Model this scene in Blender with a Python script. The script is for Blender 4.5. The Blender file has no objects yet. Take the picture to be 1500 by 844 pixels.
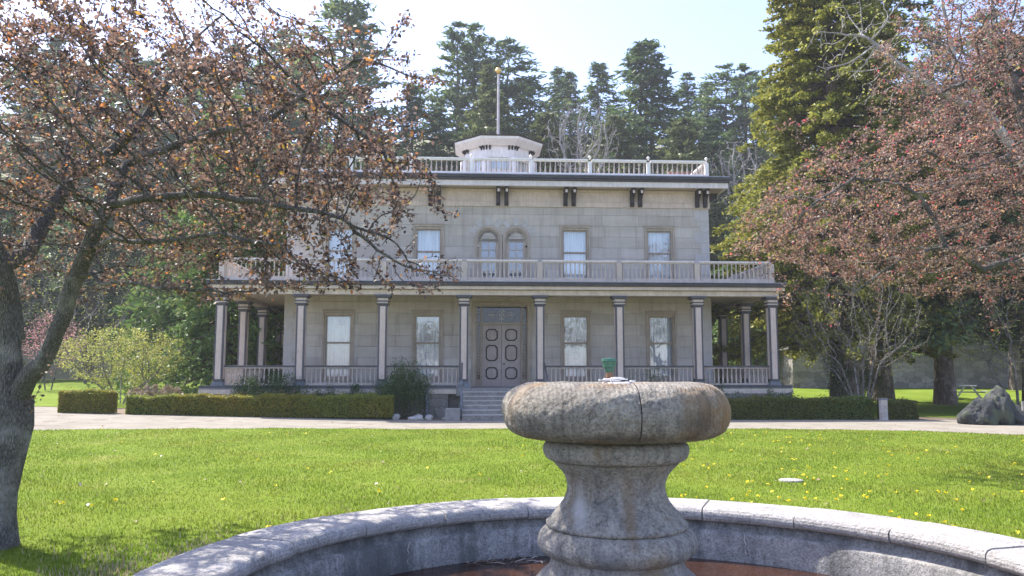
import bpy, bmesh, math, random
import numpy as np
from mathutils import Vector, Matrix

R = math.radians
PI = math.pi
scene = bpy.context.scene
COL = scene.collection

# ------------------------------------------------------------------ camera, sky, sun, exposure
cam_d = bpy.data.cameras.new('camera')
cam = bpy.data.objects.new('camera', cam_d)
COL.objects.link(cam)
cam.location = (0, 0, 1.6)
cam.rotation_euler = (PI / 2 + 0.109, 0, 0)
cam_d.sensor_width = 36
cam_d.lens = 36 * 1163.2 / 1500
cam_d.clip_start = 0.05
cam_d.clip_end = 4000
scene.camera = cam

SUN_EL, SUN_AZ = R(52), R(51)          # azimuth: degrees to the left of straight ahead (+Y)
world = bpy.data.worlds.new('World')
scene.world = world
world.use_nodes = True
wn = world.node_tree.nodes
wl = world.node_tree.links
bg = wn['Background']
sky = wn.new('ShaderNodeTexSky')
sky.sky_type = 'NISHITA'
sky.sun_disc = False
sky.sun_elevation = SUN_EL
sky.sun_rotation = -SUN_AZ
sky.altitude = 1500
sky.air_density = 1.0
sky.dust_density = 3.6
sky.ozone_density = 2.6
tint = wn.new('ShaderNodeMix'); tint.data_type = 'RGBA'; tint.blend_type = 'MULTIPLY'; tint.inputs[0].default_value = 1.0
tint.inputs[7].default_value = (1.08, 0.975, 1.03, 1)
wl.new(sky.outputs[0], tint.inputs[6])
wl.new(tint.outputs[2], bg.inputs[0])
bg.inputs[1].default_value = 0.15
sun_d = bpy.data.lights.new('sun', 'SUN')
sun_d.energy = 3.65
sun_d.angle = R(0.5)
sun_d.color = (1.0, 0.95, 0.86)
sun = bpy.data.objects.new('sun', sun_d)
COL.objects.link(sun)
sdir = Vector((-math.sin(SUN_AZ) * math.cos(SUN_EL), math.cos(SUN_AZ) * math.cos(SUN_EL), math.sin(SUN_EL)))
sun.rotation_euler = sdir.to_track_quat('Z', 'Y').to_euler()
sun.location = (-20, 30, 40)
vs = scene.view_settings
vs.view_transform = 'Standard'
vs.look = 'None'
vs.exposure = 1.58
vs.gamma = 1.0
vs.use_curve_mapping = False
scene.cycles.max_bounces = 8
scene.cycles.transparent_max_bounces = 12

# ------------------------------------------------------------------ object helpers
def tag(o, label=None, cat=None, group=None, kind=None):
    if label: o['label'] = label
    if cat: o['category'] = cat
    if group: o['group'] = group
    if kind: o['kind'] = kind
    return o

def empty(name, loc, rz=0.0):
    o = bpy.data.objects.new(name, None)
    o.empty_display_size = 0.3
    COL.objects.link(o)
    o.location = loc
    o.rotation_euler = (0, 0, rz)
    return o

def link(name, me, parent=None, loc=None):
    o = bpy.data.objects.new(name, me)
    COL.objects.link(o)
    if parent: o.parent = parent
    if loc is not None: o.location = loc
    return o

def fast_mesh(name, V, F, mats, smooth=False, midx=None):
    """V (n,3) floats, F (m,k) ints of one face size."""
    V = np.asarray(V, dtype=np.float32)
    F = np.asarray(F, dtype=np.int32)
    me = bpy.data.meshes.new(name)
    m, k = F.shape
    me.vertices.add(len(V))
    me.vertices.foreach_set('co', V.ravel())
    me.loops.add(m * k)
    me.loops.foreach_set('vertex_index', F.ravel())
    me.polygons.add(m)
    me.polygons.foreach_set('loop_start', np.arange(0, m * k, k, dtype=np.int32))
    me.polygons.foreach_set('loop_total', np.full(m, k, dtype=np.int32))
    if smooth:
        me.polygons.foreach_set('use_smooth', np.ones(m, dtype=bool))
    if not isinstance(mats, (list, tuple)): mats = [mats]
    for x in mats: me.materials.append(x)
    if midx is not None:
        me.polygons.foreach_set('material_index', np.asarray(midx, dtype=np.int32))
    me.update(calc_edges=True)
    me.validate()
    return me

class MB:
    """collects boxes, tubes, lathes; builds ONE mesh object"""
    def __init__(self):
        self.v = []; self.f = []; self.m = []; self.s = []
    def add(self, vs_, fs_, mi=0, smooth=False):
        o = len(self.v)
        self.v += [tuple(p) for p in vs_]
        for f in fs_:
            self.f.append(tuple(i + o for i in f)); self.m.append(mi); self.s.append(smooth)
    def box(self, a, b, mi=0):
        x0, y0, z0 = a; x1, y1, z1 = b
        self.add([(x0,y0,z0),(x1,y0,z0),(x1,y1,z0),(x0,y1,z0),(x0,y0,z1),(x1,y0,z1),(x1,y1,z1),(x0,y1,z1)],
                 [(0,3,2,1),(4,5,6,7),(0,1,5,4),(1,2,6,5),(2,3,7,6),(3,0,4,7)], mi)
    def cbox(self, c, s, mi=0):
        self.box((c[0]-s[0]/2, c[1]-s[1]/2, c[2]-s[2]/2), (c[0]+s[0]/2, c[1]+s[1]/2, c[2]+s[2]/2), mi)
    def lathe(self, prof, c=(0,0,0), n=16, mi=0, a0=0.0, a1=2*PI, smooth=True, caps=True):
        full = abs(a1 - a0 - 2*PI) < 1e-6
        k = n if full else n + 1
        vs_ = []
        for r, z in prof:
            for i in range(k):
                a = a0 + (a1 - a0) * i / n
                vs_.append((c[0] + r*math.cos(a), c[1] + r*math.sin(a), c[2] + z))
        fs_ = []
        for j in range(len(prof) - 1):
            for i in range(n):
                i2 = (i + 1) % k
                fs_.append((j*k+i, j*k+i2, (j+1)*k+i2, (j+1)*k+i))
        self.add(vs_, fs_, mi, smooth)
        if full and caps:
            for j, rev in ((0, True), (len(prof)-1, False)):
                idx = [j*k+i for i in range(k)]
                self.add([vs_[q] for q in idx], [tuple(reversed(range(k))) if rev else tuple(range(k))], mi)
        elif not full and caps:
            for i in (0, n):
                idx = [vs_[j*k+i] for j in range(len(prof))]
                self.add(idx, [tuple(range(len(prof)))], mi)
    def tube(self, pts, rads, n=6, mi=0, smooth=True, cap=True):
        pts = [Vector(p) for p in pts]
        vs_ = []; prev = None
        for i, p in enumerate(pts):
            t = (pts[min(i+1, len(pts)-1)] - pts[max(i-1, 0)])
            t = t.normalized() if t.length > 1e-9 else Vector((0,0,1))
            if prev is None:
                u = t.orthogonal().normalized()
            else:
                u = (prev - t * prev.dot(t))
                u = u.normalized() if u.length > 1e-6 else t.orthogonal().normalized()
            prev = u
            w = t.cross(u)
            for k in range(n):
                a = 2*PI*k/n
                vs_.append(p + (u*math.cos(a) + w*math.sin(a)) * rads[i])
        fs_ = []
        for j in range(len(pts)-1):
            for k in range(n):
                k2 = (k+1) % n
                fs_.append((j*n+k, j*n+k2, (j+1)*n+k2, (j+1)*n+k))
        self.add(vs_, fs_, mi, smooth)
        if cap:
            self.add(vs_[:n], [tuple(reversed(range(n)))], mi)
            self.add(vs_[-n:], [tuple(range(n))], mi)
    def prism(self, poly, y0, y1, mi=0):
        """poly in (x,z) extruded along y"""
        n = len(poly)
        vs_ = [(x, y0, z) for x, z in poly] + [(x, y1, z) for x, z in poly]
        fs_ = [tuple(range(n)), tuple(reversed(range(n, 2*n)))]
        for i in range(n):
            j = (i+1) % n
            fs_.append((i, i+n, j+n, j))
        self.add(vs_, fs_, mi)
    def ring(self, outer, inner, y0, y1, mi=0, close=True):
        """band between two (x,z) outlines with the same number of points, extruded along y"""
        n = len(outer)
        vs_ = [(x,y0,z) for x,z in outer] + [(x,y0,z) for x,z in inner] + [(x,y1,z) for x,z in outer] + [(x,y1,z) for x,z in inner]
        fs_ = []
        m = n if close else n-1
        for i in range(m):
            j = (i+1) % n
            fs_ += [(i,j,n+j,n+i), (2*n+i,3*n+i,3*n+j,2*n+j), (i,2*n+i,2*n+j,j), (n+i,n+j,3*n+j,3*n+i)]
        self.add(vs_, fs_, mi)
        if not close:
            self.add([vs_[0],vs_[n],vs_[3*n],vs_[2*n]], [(0,1,2,3)], mi)
            self.add([vs_[n-1],vs_[2*n-1],vs_[4*n-1],vs_[3*n-1]], [(0,3,2,1)], mi)
    def build(self, name, mats, parent=None, loc=None, fix=True, bevel=0):
        me = bpy.data.meshes.new(name)
        me.from_pydata(self.v, [], self.f)
        if not isinstance(mats, (list, tuple)): mats = [mats]
        for x in mats: me.materials.append(x)
        me.polygons.foreach_set('material_index', np.array(self.m, dtype=np.int32))
        me.polygons.foreach_set('use_smooth', np.array(self.s, dtype=bool))
        if fix:
            bm = bmesh.new(); bm.from_mesh(me)
            bmesh.ops.recalc_face_normals(bm, faces=bm.faces)
            bm.to_mesh(me); bm.free()
        me.update()
        o = link(name, me, parent, loc)
        if bevel:
            b = o.modifiers.new('bevel', 'BEVEL'); b.width = bevel; b.segments = 2; b.limit_method = 'ANGLE'
        return o

# ------------------------------------------------------------------ materials
def newmat(name):
    m = bpy.data.materials.new(name)
    m.use_nodes = True
    nt = m.node_tree
    return m, nt, nt.nodes, nt.links, nt.nodes['Principled BSDF']

def ramp(n, stops, interp='LINEAR'):
    r = n.new('ShaderNodeValToRGB')
    r.color_ramp.interpolation = interp
    e = r.color_ramp.elements
    while len(e) < len(stops): e.new(0.5)
    for el, (p, c) in zip(e, stops):
        el.position = p
        el.color = (*c, 1) if len(c) == 3 else c
    return r

def noise(n, l, vec, scale, detail=6, rough=0.6, dist=0.0):
    t = n.new('ShaderNodeTexNoise')
    t.inputs['Scale'].default_value = scale
    t.inputs['Detail'].default_value = detail
    t.inputs['Roughness'].default_value = rough
    t.inputs['Distortion'].default_value = dist
    if vec is not None: l.new(vec, t.inputs['Vector'])
    return t

def mixc(n, l, a, b, fac, mode='MIX'):
    m = n.new('ShaderNodeMix'); m.data_type = 'RGBA'; m.blend_type = mode
    for sock, val in ((m.inputs[6], a), (m.inputs[7], b)):
        if isinstance(val, (tuple, list)): sock.default_value = (*val, 1) if len(val) == 3 else val
        else: l.new(val, sock)
    if isinstance(fac, (int, float)): m.inputs[0].default_value = fac
    else: l.new(fac, m.inputs[0])
    return m.outputs[2]

def mapping(n, l, vec, scale=(1,1,1), loc=(0,0,0)):
    mp = n.new('ShaderNodeMapping')
    mp.inputs['Scale'].default_value = scale
    mp.inputs['Location'].default_value = loc
    l.new(vec, mp.inputs['Vector'])
    return mp.outputs[0]

def bump(n, l, p, h, strength=0.3, dist=0.02):
    b = n.new('ShaderNodeBump')
    b.inputs['Strength'].default_value = strength
    b.inputs['Distance'].default_value = dist
    l.new(h, b.inputs['Height'])
    l.new(b.outputs[0], p.inputs['Normal'])
    return b

def paint(name, c, rough=0.55, vary=0.18, scale=3.0, streak=True, spec=0.3):
    """weathered paint: broad mottling and vertical grime"""
    m, nt, n, l, p = newmat(name)
    tc = n.new('ShaderNodeTexCoord')
    a = noise(n, l, tc.outputs['Object'], scale, 6, 0.65)
    st = noise(n, l, mapping(n, l, tc.outputs['Object'], (9, 9, 0.9)), 2.0, 4, 0.6)
    dark = tuple(x*(1-vary) for x in c); lite = tuple(min(1, x*(1+vary*0.6)) for x in c)
    r1 = ramp(n, [(0.3, dark), (0.7, lite)]); l.new(a.outputs[0], r1.inputs[0])
    r2 = ramp(n, [(0.35, (0.72, 0.70, 0.66)), (0.6, (1, 1, 1))]); l.new(st.outputs[0], r2.inputs[0])
    out = mixc(n, l, r1.outputs[0], r2.outputs[0], 0.55 if streak else 0.2, 'MULTIPLY')
    l.new(out, p.inputs['Base Color'])
    p.inputs['Roughness'].default_value = rough
    p.inputs['Specular IOR Level'].default_value = spec
    f = noise(n, l, tc.outputs['Object'], 40, 3, 0.6)
    bump(n, l, p, f.outputs[0], 0.15, 0.01)
    return m

def leafmat(name, stops, trans=0.45, rough=0.5, spec=0.35, tcol=None, hue_noise=None):
    """leaves: a random tint per leaf island, part diffuse, part light passing through"""
    m, nt, n, l, p = newmat(name)
    g = n.new('ShaderNodeNewGeometry')
    r = ramp(n, stops); l.new(g.outputs['Random Per Island'], r.inputs[0])
    col = r.outputs[0]
    if hue_noise:
        tc = n.new('ShaderNodeTexCoord')
        nz = noise(n, l, tc.outputs['Object'], hue_noise[0], 3, 0.5)
        r2 = ramp(n, [(0.35, hue_noise[1]), (0.65, hue_noise[2])]); l.new(nz.outputs[0], r2.inputs[0])
        col = mixc(n, l, col, r2.outputs[0], 0.6, 'MULTIPLY')
    l.new(col, p.inputs['Base Color'])
    p.inputs['Roughness'].default_value = rough
    p.inputs['Specular IOR Level'].default_value = spec
    t = n.new('ShaderNodeBsdfTranslucent')
    if tcol:
        tc2 = mixc(n, l, col, tcol, 1.0, 'MULTIPLY'); l.new(tc2, t.inputs[0])
    else:
        l.new(col, t.inputs[0])
    mx = n.new('ShaderNodeMixShader'); mx.inputs[0].default_value = trans
    l.new(p.outputs[0], mx.inputs[1]); l.new(t.outputs[0], mx.inputs[2])
    l.new(mx.outputs[0], n['Material Output'].inputs[0])
    return m

def barkmat(name, c1, c2, scale=(14, 14, 2.2), strength=0.8, dist=0.03):
    m, nt, n, l, p = newmat(name)
    tc = n.new('ShaderNodeTexCoord')
    v = mapping(n, l, tc.outputs['Object'], scale)
    a = noise(n, l, v, 1.6, 8, 0.65, 0.8)
    vo = n.new('ShaderNodeTexVoronoi'); vo.feature = 'DISTANCE_TO_EDGE'; vo.inputs['Scale'].default_value = 1.5
    l.new(v, vo.inputs['Vector'])
    r = ramp(n, [(0.3, c1), (0.68, c2)]); l.new(a.outputs[0], r.inputs[0])
    rv = ramp(n, [(0.0, (0.45,0.43,0.42)), (0.25, (1,1,1))]); l.new(vo.outputs[0], rv.inputs[0])
    lich = noise(n, l, tc.outputs['Object'], 2.6, 5, 0.6)
    rl = ramp(n, [(0.52, (0,0,0)), (0.66, (1,1,1))]); l.new(lich.outputs[0], rl.inputs[0])
    c = mixc(n, l, r.outputs[0], rv.outputs[0], 0.7, 'MULTIPLY')
    c = mixc(n, l, c, tuple(min(1, x*1.2) for x in c2), rl.outputs[0])
    l.new(c, p.inputs['Base Color'])
    p.inputs['Roughness'].default_value = 0.85
    p.inputs['Specular IOR Level'].default_value = 0.2
    h = n.new('ShaderNodeMath'); h.operation = 'ADD'; l.new(a.outputs[0], h.inputs[0]); l.new(rv.outputs[0], h.inputs[1])
    bump(n, l, p, h.outputs[0], strength, dist)
    return m

def stone_wall_mat(name, c_lo, c_hi, mortar, bw, bh, squash=1.0, ms=0.012, axis='xz', rubble=False):
    m, nt, n, l, p = newmat(name)
    tc = n.new('ShaderNodeTexCoord')
    sx = n.new('ShaderNodeSeparateXYZ'); l.new(tc.outputs['Object'], sx.inputs[0])
    cb = n.new('ShaderNodeCombineXYZ')
    ad = n.new('ShaderNodeMath'); ad.operation = 'ADD'
    l.new(sx.outputs[0], ad.inputs[0]); l.new(sx.outputs[1], ad.inputs[1])
    l.new(ad.outputs[0], cb.inputs[0]); l.new(sx.outputs[2], cb.inputs[1])
    br = n.new('ShaderNodeTexBrick')
    br.offset = 0.5; br.offset_frequency = 2; br.squash = squash; br.squash_frequency = 3
    br.inputs['Scale'].default_value = 1.0
    br.inputs['Brick Width'].default_value = bw
    br.inputs['Row Height'].default_value = bh
    br.inputs['Mortar Size'].default_value = ms
    br.inputs['Mortar Smooth'].default_value = 0.25
    br.inputs['Bias'].default_value = 0.0
    br.inputs['Color1'].default_value = (*c_lo, 1)
    br.inputs['Color2'].default_value = (*c_hi, 1)
    br.inputs['Mortar'].default_value = (*mortar, 1)
    vec = cb.outputs[0]
    wob = noise(n, l, tc.outputs['Object'], 1.2 if not rubble else 2.5, 3, 0.5)
    wv = n.new('ShaderNodeVectorMath'); wv.operation = 'SCALE'; l.new(wob.outputs[1], wv.inputs[0]); wv.inputs['Scale'].default_value = 0.03 if not rubble else 0.75
    av = n.new('ShaderNodeVectorMath'); l.new(vec, av.inputs[0]); l.new(wv.outputs[0], av.inputs[1])
    l.new(av.outputs[0], br.inputs['Vector'])
    sp = noise(n, l, tc.outputs['Object'], 60, 4, 0.7)
    rs = ramp(n, [(0.3, (0.74,0.73,0.72)), (0.62, (1.08,1.07,1.05))]); l.new(sp.outputs[0], rs.inputs[0])
    big = noise(n, l, mapping(n, l, tc.outputs['Object'], (1, 1, 2.5)), 0.9, 6, 0.65)
    rb = ramp(n, [(0.3, (0.82,0.80,0.76)), (0.7, (1.08,1.08,1.07))]); l.new(big.outputs[0], rb.inputs[0])
    c = mixc(n, l, br.outputs[0], rs.outputs[0], 0.8, 'MULTIPLY')
    c = mixc(n, l, c, rb.outputs[0], 0.8, 'MULTIPLY')
    sk_ = noise(n, l, mapping(n, l, tc.outputs['Object'], (3.2, 3.2, 0.28)), 1.5, 6, 0.65)
    rk = ramp(n, [(0.34, (0.70,0.68,0.66)), (0.52, (1,1,1))]); l.new(sk_.outputs[0], rk.inputs[0])
    c = mixc(n, l, c, rk.outputs[0], 0.55, 'MULTIPLY')
    l.new(c, p.inputs['Base Color'])
    p.inputs['Roughness'].default_value = 0.85
    p.inputs['Specular IOR Level'].default_value = 0.25
    inv = n.new('ShaderNodeMath'); inv.operation = 'SUBTRACT'; inv.inputs[0].default_value = 1.0; l.new(br.outputs[1], inv.inputs[1])
    mm = n.new('ShaderNodeMath'); mm.operation = 'MULTIPLY_ADD'; l.new(sp.outputs[0], mm.inputs[0]); mm.inputs[1].default_value = 0.5; l.new(inv.outputs[0], mm.inputs[2])
    bump(n, l, p, mm.outputs[0], 0.6, 0.025)
    return m

def granite(name, base, dark, stain=None, scale=1.0, ribs=None, bstr=0.6, moss=None, lime=None, streak=None, bdist=0.02, blots=()):
    m, nt, n, l, p = newmat(name)
    tc = n.new('ShaderNodeTexCoord')
    o = tc.outputs['Object']
    a = noise(n, l, o, 3.0*scale, 8, 0.7)
    s = noise(n, l, o, 60*scale, 4, 0.75)
    s2 = noise(n, l, o, 18*scale, 5, 0.7)
    r = ramp(n, [(0.32, dark), (0.62, base)]); l.new(a.outputs[0], r.inputs[0])
    rs = ramp(n, [(0.34, (0.42,0.41,0.40)), (0.50, (1,1,1)), (0.68, (1.35,1.33,1.28))]); l.new(s.outputs[0], rs.inputs[0])
    c = mixc(n, l, r.outputs[0], rs.outputs[0], 0.85, 'MULTIPLY')
    r3 = ramp(n, [(0.34, (0.5,0.48,0.45)), (0.56, (1,1,1))]); l.new(s2.outputs[0], r3.inputs[0])
    c = mixc(n, l, c, r3.outputs[0], 0.6, 'MULTIPLY')
    if stain:
        sn = noise(n, l, mapping(n, l, o, (1.6, 1.6, 0.35), (3.1, 0.7, 0)), 2.2, 5, 0.6)
        rt = ramp(n, [(0.5, (0,0,0)), (0.68, (1,1,1))]); l.new(sn.outputs[0], rt.inputs[0])
        c = mixc(n, l, c, stain, mixf(n, l, rt.outputs[0], 0.65))
    if streak:
        sn = noise(n, l, mapping(n, l, o, (7, 7, 0.45)), 1.6, 6, 0.65)
        rt = ramp(n, [(0.30, streak), (0.50, (1,1,1)), (0.75, (1.15,1.14,1.12))]); l.new(sn.outputs[0], rt.inputs[0])
        c = mixc(n, l, c, rt.outputs[0], 0.85, 'MULTIPLY')
    if lime:
        sn = noise(n, l, mapping(n, l, o, (2.2, 2.2, 0.5), (1.3, 5.2, 0.4)), 2.0, 6, 0.6)
        rt = ramp(n, [(0.60, (0,0,0)), (0.70, (1,1,1))]); l.new(sn.outputs[0], rt.inputs[0])
        c = mixc(n, l, c, lime, mixf(n, l, rt.outputs[0], 0.6))
    if moss:
        sn = noise(n, l, mapping(n, l, o, (1.2, 1.2, 0.5), (7, 2, 1)), 1.7, 7, 0.7)
        rt = ramp(n, [(0.5, (0,0,0)), (0.6, (1,1,1))]); l.new(sn.outputs[0], rt.inputs[0])
        c = mixc(n, l, c, moss, mixf(n, l, rt.outputs[0], 0.75))
    for pos, rad, colr, k in blots:              # stains with a place and shape of their own
        ctr = n.new('ShaderNodeVectorMath'); ctr.operation = 'SUBTRACT'; l.new(o, ctr.inputs[0]); ctr.inputs[1].default_value = pos
        sc_ = n.new('ShaderNodeVectorMath'); sc_.operation = 'DIVIDE'; l.new(ctr.outputs[0], sc_.inputs[0]); sc_.inputs[1].default_value = rad
        ln = n.new('ShaderNodeVectorMath'); ln.operation = 'LENGTH'; l.new(sc_.outputs[0], ln.inputs[0])
        wob_ = noise(n, l, o, 9, 7, 0.75)
        ad_ = n.new('ShaderNodeMath'); ad_.operation = 'MULTIPLY_ADD'; l.new(wob_.outputs[0], ad_.inputs[0]); ad_.inputs[1].default_value = 1.7; l.new(ln.outputs[1], ad_.inputs[2])
        rm = ramp(n, [(0.52, (1,1,1)), (0.95, (0,0,0))])
        dv = n.new('ShaderNodeMath'); dv.operation = 'MULTIPLY'; l.new(ad_.outputs[0], dv.inputs[0]); dv.inputs[1].default_value = 0.5
        l.new(dv.outputs[0], rm.inputs[0])
        c = mixc(n, l, c, colr, mixf(n, l, rm.outputs[0], k))
    l.new(c, p.inputs['Base Color'])
    p.inputs['Roughness'].default_value = 0.8
    p.inputs['Specular IOR Level'].default_value = 0.3
    h = n.new('ShaderNodeMath'); h.operation = 'MULTIPLY_ADD'
    l.new(s2.outputs[0], h.inputs[0]); h.inputs[1].default_value = 1.4; l.new(s.outputs[0], h.inputs[2])
    hh = h.outputs[0]
    if ribs:
        # tooling marks left by the chisel
        w = n.new('ShaderNodeTexWave'); w.bands_direction = ribs; w.inputs['Scale'].default_value = 13
        w.inputs['Distortion'].default_value = 2.5; w.inputs['Detail'].default_value = 3; w.inputs['Detail Scale'].default_value = 2.0
        l.new(o, w.inputs['Vector'])
        h2 = n.new('ShaderNodeMath'); h2.operation = 'MULTIPLY_ADD'; l.new(w.outputs[1], h2.inputs[0]); h2.inputs[1].default_value = 0.16; l.new(hh, h2.inputs[2])
        hh = h2.outputs[0]
    bump(n, l, p, hh, bstr, bdist)
    return m

def mixf(n, l, col, f):
    m = n.new('ShaderNodeMath'); m.operation = 'MULTIPLY'; l.new(col, m.inputs[0]); m.inputs[1].default_value = f
    return m.outputs[0]

M = {}
M['trim'] = paint('cream_trim_paint', (0.60, 0.505, 0.425))
M['frieze'] = paint('tan_board_paint', (0.58, 0.47, 0.385))
M['panel'] = paint('pink_beige_paint', (0.60, 0.49, 0.42), vary=0.12)
M['dark'] = paint('slate_grey_paint', (0.095, 0.09, 0.10), vary=0.25)
M['rail'] = paint('pale_rail_paint', (0.68, 0.62, 0.60), vary=0.15)
M['white'] = paint('off_white_paint', (0.88, 0.83, 0.79), vary=0.1)
M['balus'] = paint('baluster_paint', (0.52, 0.44, 0.38), vary=0.15)
M['frame'] = paint('window_frame_paint', (0.40, 0.33, 0.26), vary=0.15)
M['door'] = paint('door_paint', (0.42, 0.35, 0.32), vary=0.12)
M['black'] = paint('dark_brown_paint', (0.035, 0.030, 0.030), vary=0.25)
M['gutter'] = paint('gutter_metal', (0.055, 0.05, 0.05), rough=0.4, vary=0.3)
M['gutter_lip'] = paint('gutter_lip_metal', (0.30, 0.32, 0.36), rough=0.4, vary=0.2)
M['floor'] = paint('porch_floor_paint', (0.26, 0.25, 0.25), vary=0.2)
M['soffit'] = paint('soffit_paint', (0.44, 0.36, 0.29), vary=0.15, streak=False)
M['iron'] = paint('blue_grey_iron', (0.17, 0.19, 0.22), rough=0.45, vary=0.3)
M['wall'] = stone_wall_mat('granite_ashlar', (0.45, 0.405, 0.36), (0.55, 0.50, 0.45), (0.41, 0.37, 0.335), 1.55, 0.46)
M['quoin'] = paint('quoin_granite', (0.46, 0.43, 0.41), rough=0.85, vary=0.10, streak=False)
M['rubble'] = stone_wall_mat('rubble_stone', (0.20, 0.19, 0.175), (0.36, 0.335, 0.31), (0.19, 0.18, 0.165), 0.8, 0.36, 1.3, 0.02, rubble=True)
M['step'] = granite('step_granite', (0.34, 0.32, 0.30), (0.22, 0.21, 0.20), bstr=0.4)
M['brick'] = stone_wall_mat('red_brick', (0.42, 0.12, 0.08), (0.50, 0.17, 0.11), (0.42, 0.34, 0.30), 0.24, 0.085)
M['roof'] = paint('roof_sheet', (0.20, 0.19, 0.19), vary=0.25)
M['bowl'] = granite('bowl_granite', (0.56, 0.50, 0.42), (0.32, 0.29, 0.25), stain=(0.36, 0.20, 0.07), ribs='X', bstr=1.0, bdist=0.035, streak=(0.50,0.49,0.50), blots=(((0.60,-0.22,1.40), (0.16,0.4,0.16), (0.46,0.26,0.09), 0.7), ((0.36,-0.52,1.34), (0.12,0.2,0.10), (0.13,0.12,0.11), 0.6), ((-0.50,-0.42,1.31), (0.20,0.2,0.07), (0.12,0.11,0.10), 0.7), ((-0.1,-0.62,1.27), (0.5,0.2,0.035), (0.14,0.13,0.12), 0.6)))
M['pedestal'] = granite('pedestal_granite', (0.50, 0.46, 0.41), (0.30, 0.29, 0.28), stain=(0.34, 0.22, 0.10), bstr=1.0, lime=(0.62, 0.62, 0.62), streak=(0.52,0.53,0.56), bdist=0.025, blots=(((-0.235,-0.235,0.86), (0.055,0.14,0.17), (0.68,0.68,0.69), 0.75), ((0.03,-0.32,0.85), (0.05,0.2,0.30), (0.30,0.19,0.09), 0.6), ((0.16,-0.36,0.55), (0.10,0.2,0.20), (0.36,0.25,0.12), 0.5), ((-0.10,-0.40,0.60), (0.13,0.15,0.12), (0.22,0.23,0.25), 0.6)))
M['coping'] = granite('coping_stone', (0.54, 0.51, 0.49), (0.36, 0.345, 0.33), ribs='Z', bstr=0.8, moss=(0.36, 0.34, 0.32))
M['basin'] = granite('basin_concrete', (0.40, 0.385, 0.365), (0.24, 0.235, 0.23), streak=(0.5,0.5,0.5), bstr=0.45, moss=(0.10, 0.10, 0.095))
M['boulder'] = granite('dark_boulder', (0.085, 0.09, 0.09), (0.035, 0.038, 0.042), scale=0.8, bstr=1.0, moss=(0.10, 0.12, 0.07))
M['rock'] = granite('pale_rock', (0.55, 0.52, 0.48), (0.38, 0.36, 0.33), bstr=0.6)
M['bark_apple'] = barkmat('crabapple_bark', (0.13, 0.12, 0.112), (0.40, 0.375, 0.355), (38, 38, 11), 1.0, 0.05)
M['bark_twig'] = barkmat('pale_twig_bark', (0.20, 0.17, 0.14), (0.46, 0.42, 0.37))
M['bark_red'] = barkmat('redwood_bark', (0.09, 0.07, 0.058), (0.30, 0.24, 0.20), (7, 7, 0.7), 1.0, 0.06)
M['bark_pine'] = barkmat('pine_bark', (0.06, 0.045, 0.035), (0.17, 0.13, 0.10), (5, 5, 1.5))
M['bark_grey'] = barkmat('grey_shrub_bark', (0.10, 0.09, 0.08), (0.26, 0.24, 0.21))
M['bark_silver'] = barkmat('silver_brush_bark', (0.26, 0.24, 0.22), (0.50, 0.47, 0.44))

APPLE = [(0.0, (0.052,0.043,0.048)), (0.3, (0.115,0.090,0.088)), (0.55, (0.184,0.144,0.138)), (0.78, (0.265,0.208,0.187)), (0.90, (0.322,0.229,0.162)), (0.96, (0.414,0.174,0.065)), (1.0, (0.391,0.361,0.081))]
M['leaf_apple'] = leafmat('bronze_apple_leaf', APPLE, trans=0.45, rough=0.5, spec=0.35, tcol=(1.4, 1.12, 0.95))
APPLE2 = [(0.0, (0.076,0.055,0.054)), (0.3, (0.167,0.116,0.107)), (0.55, (0.269,0.188,0.168)), (0.8, (0.372,0.268,0.235)), (0.93, (0.384,0.321,0.146)), (0.97, (0.460,0.168,0.113)), (1.0, (0.576,0.061,0.163))]
M['leaf_apple2'] = leafmat('red_apple_leaf', APPLE2, trans=0.45, rough=0.5, spec=0.35, tcol=(1.4, 1.1, 1.0))
M['leaf_pine'] = leafmat('pine_needles', [(0, (0.051,0.091,0.034)), (0.5, (0.091,0.151,0.054)), (0.85, (0.154,0.221,0.071)), (1, (0.218,0.256,0.084))], trans=0.45, spec=0.3)
M['leaf_fir'] = leafmat('fir_needles', [(0, (0.048,0.088,0.038)), (0.5, (0.082,0.139,0.054)), (0.9, (0.146,0.205,0.069)), (1, (0.201,0.239,0.078))], trans=0.45, spec=0.3)
M['leaf_olive'] = leafmat('olive_conifer_needles', [(0, (0.061,0.088,0.032)), (0.5, (0.115,0.149,0.053)), (0.85, (0.176,0.206,0.073)), (1, (0.230,0.242,0.095))], trans=0.35, spec=0.25)
M['leaf_seq'] = leafmat('sequoia_foliage', [(0, (0.132,0.151,0.025)), (0.45, (0.228,0.248,0.039)), (0.8, (0.334,0.328,0.055)), (1, (0.422,0.372,0.084))], trans=0.42, spec=0.25)
M['leaf_cedar'] = leafmat('cedar_foliage', [(0, (0.062,0.115,0.034)), (0.5, (0.125,0.208,0.054)), (0.85, (0.177,0.260,0.061)), (1, (0.201,0.230,0.053))], trans=0.35, spec=0.25)
M['leaf_bud'] = leafmat('spring_buds', [(0, (0.227,0.244,0.058)), (0.5, (0.358,0.374,0.086)), (1, (0.552,0.537,0.130))], trans=0.45, spec=0.25)
M['leaf_pink'] = leafmat('pink_blossom', [(0, (0.45,0.16,0.20)), (0.5, (0.60,0.28,0.30)), (1, (0.72,0.42,0.42))], trans=0.4, spec=0.2)
M['leaf_shrub'] = leafmat('shrub_leaf', [(0, (0.025,0.058,0.018)), (0.5, (0.049,0.104,0.029)), (1, (0.105,0.169,0.046))], trans=0.35, spec=0.3)
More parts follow.
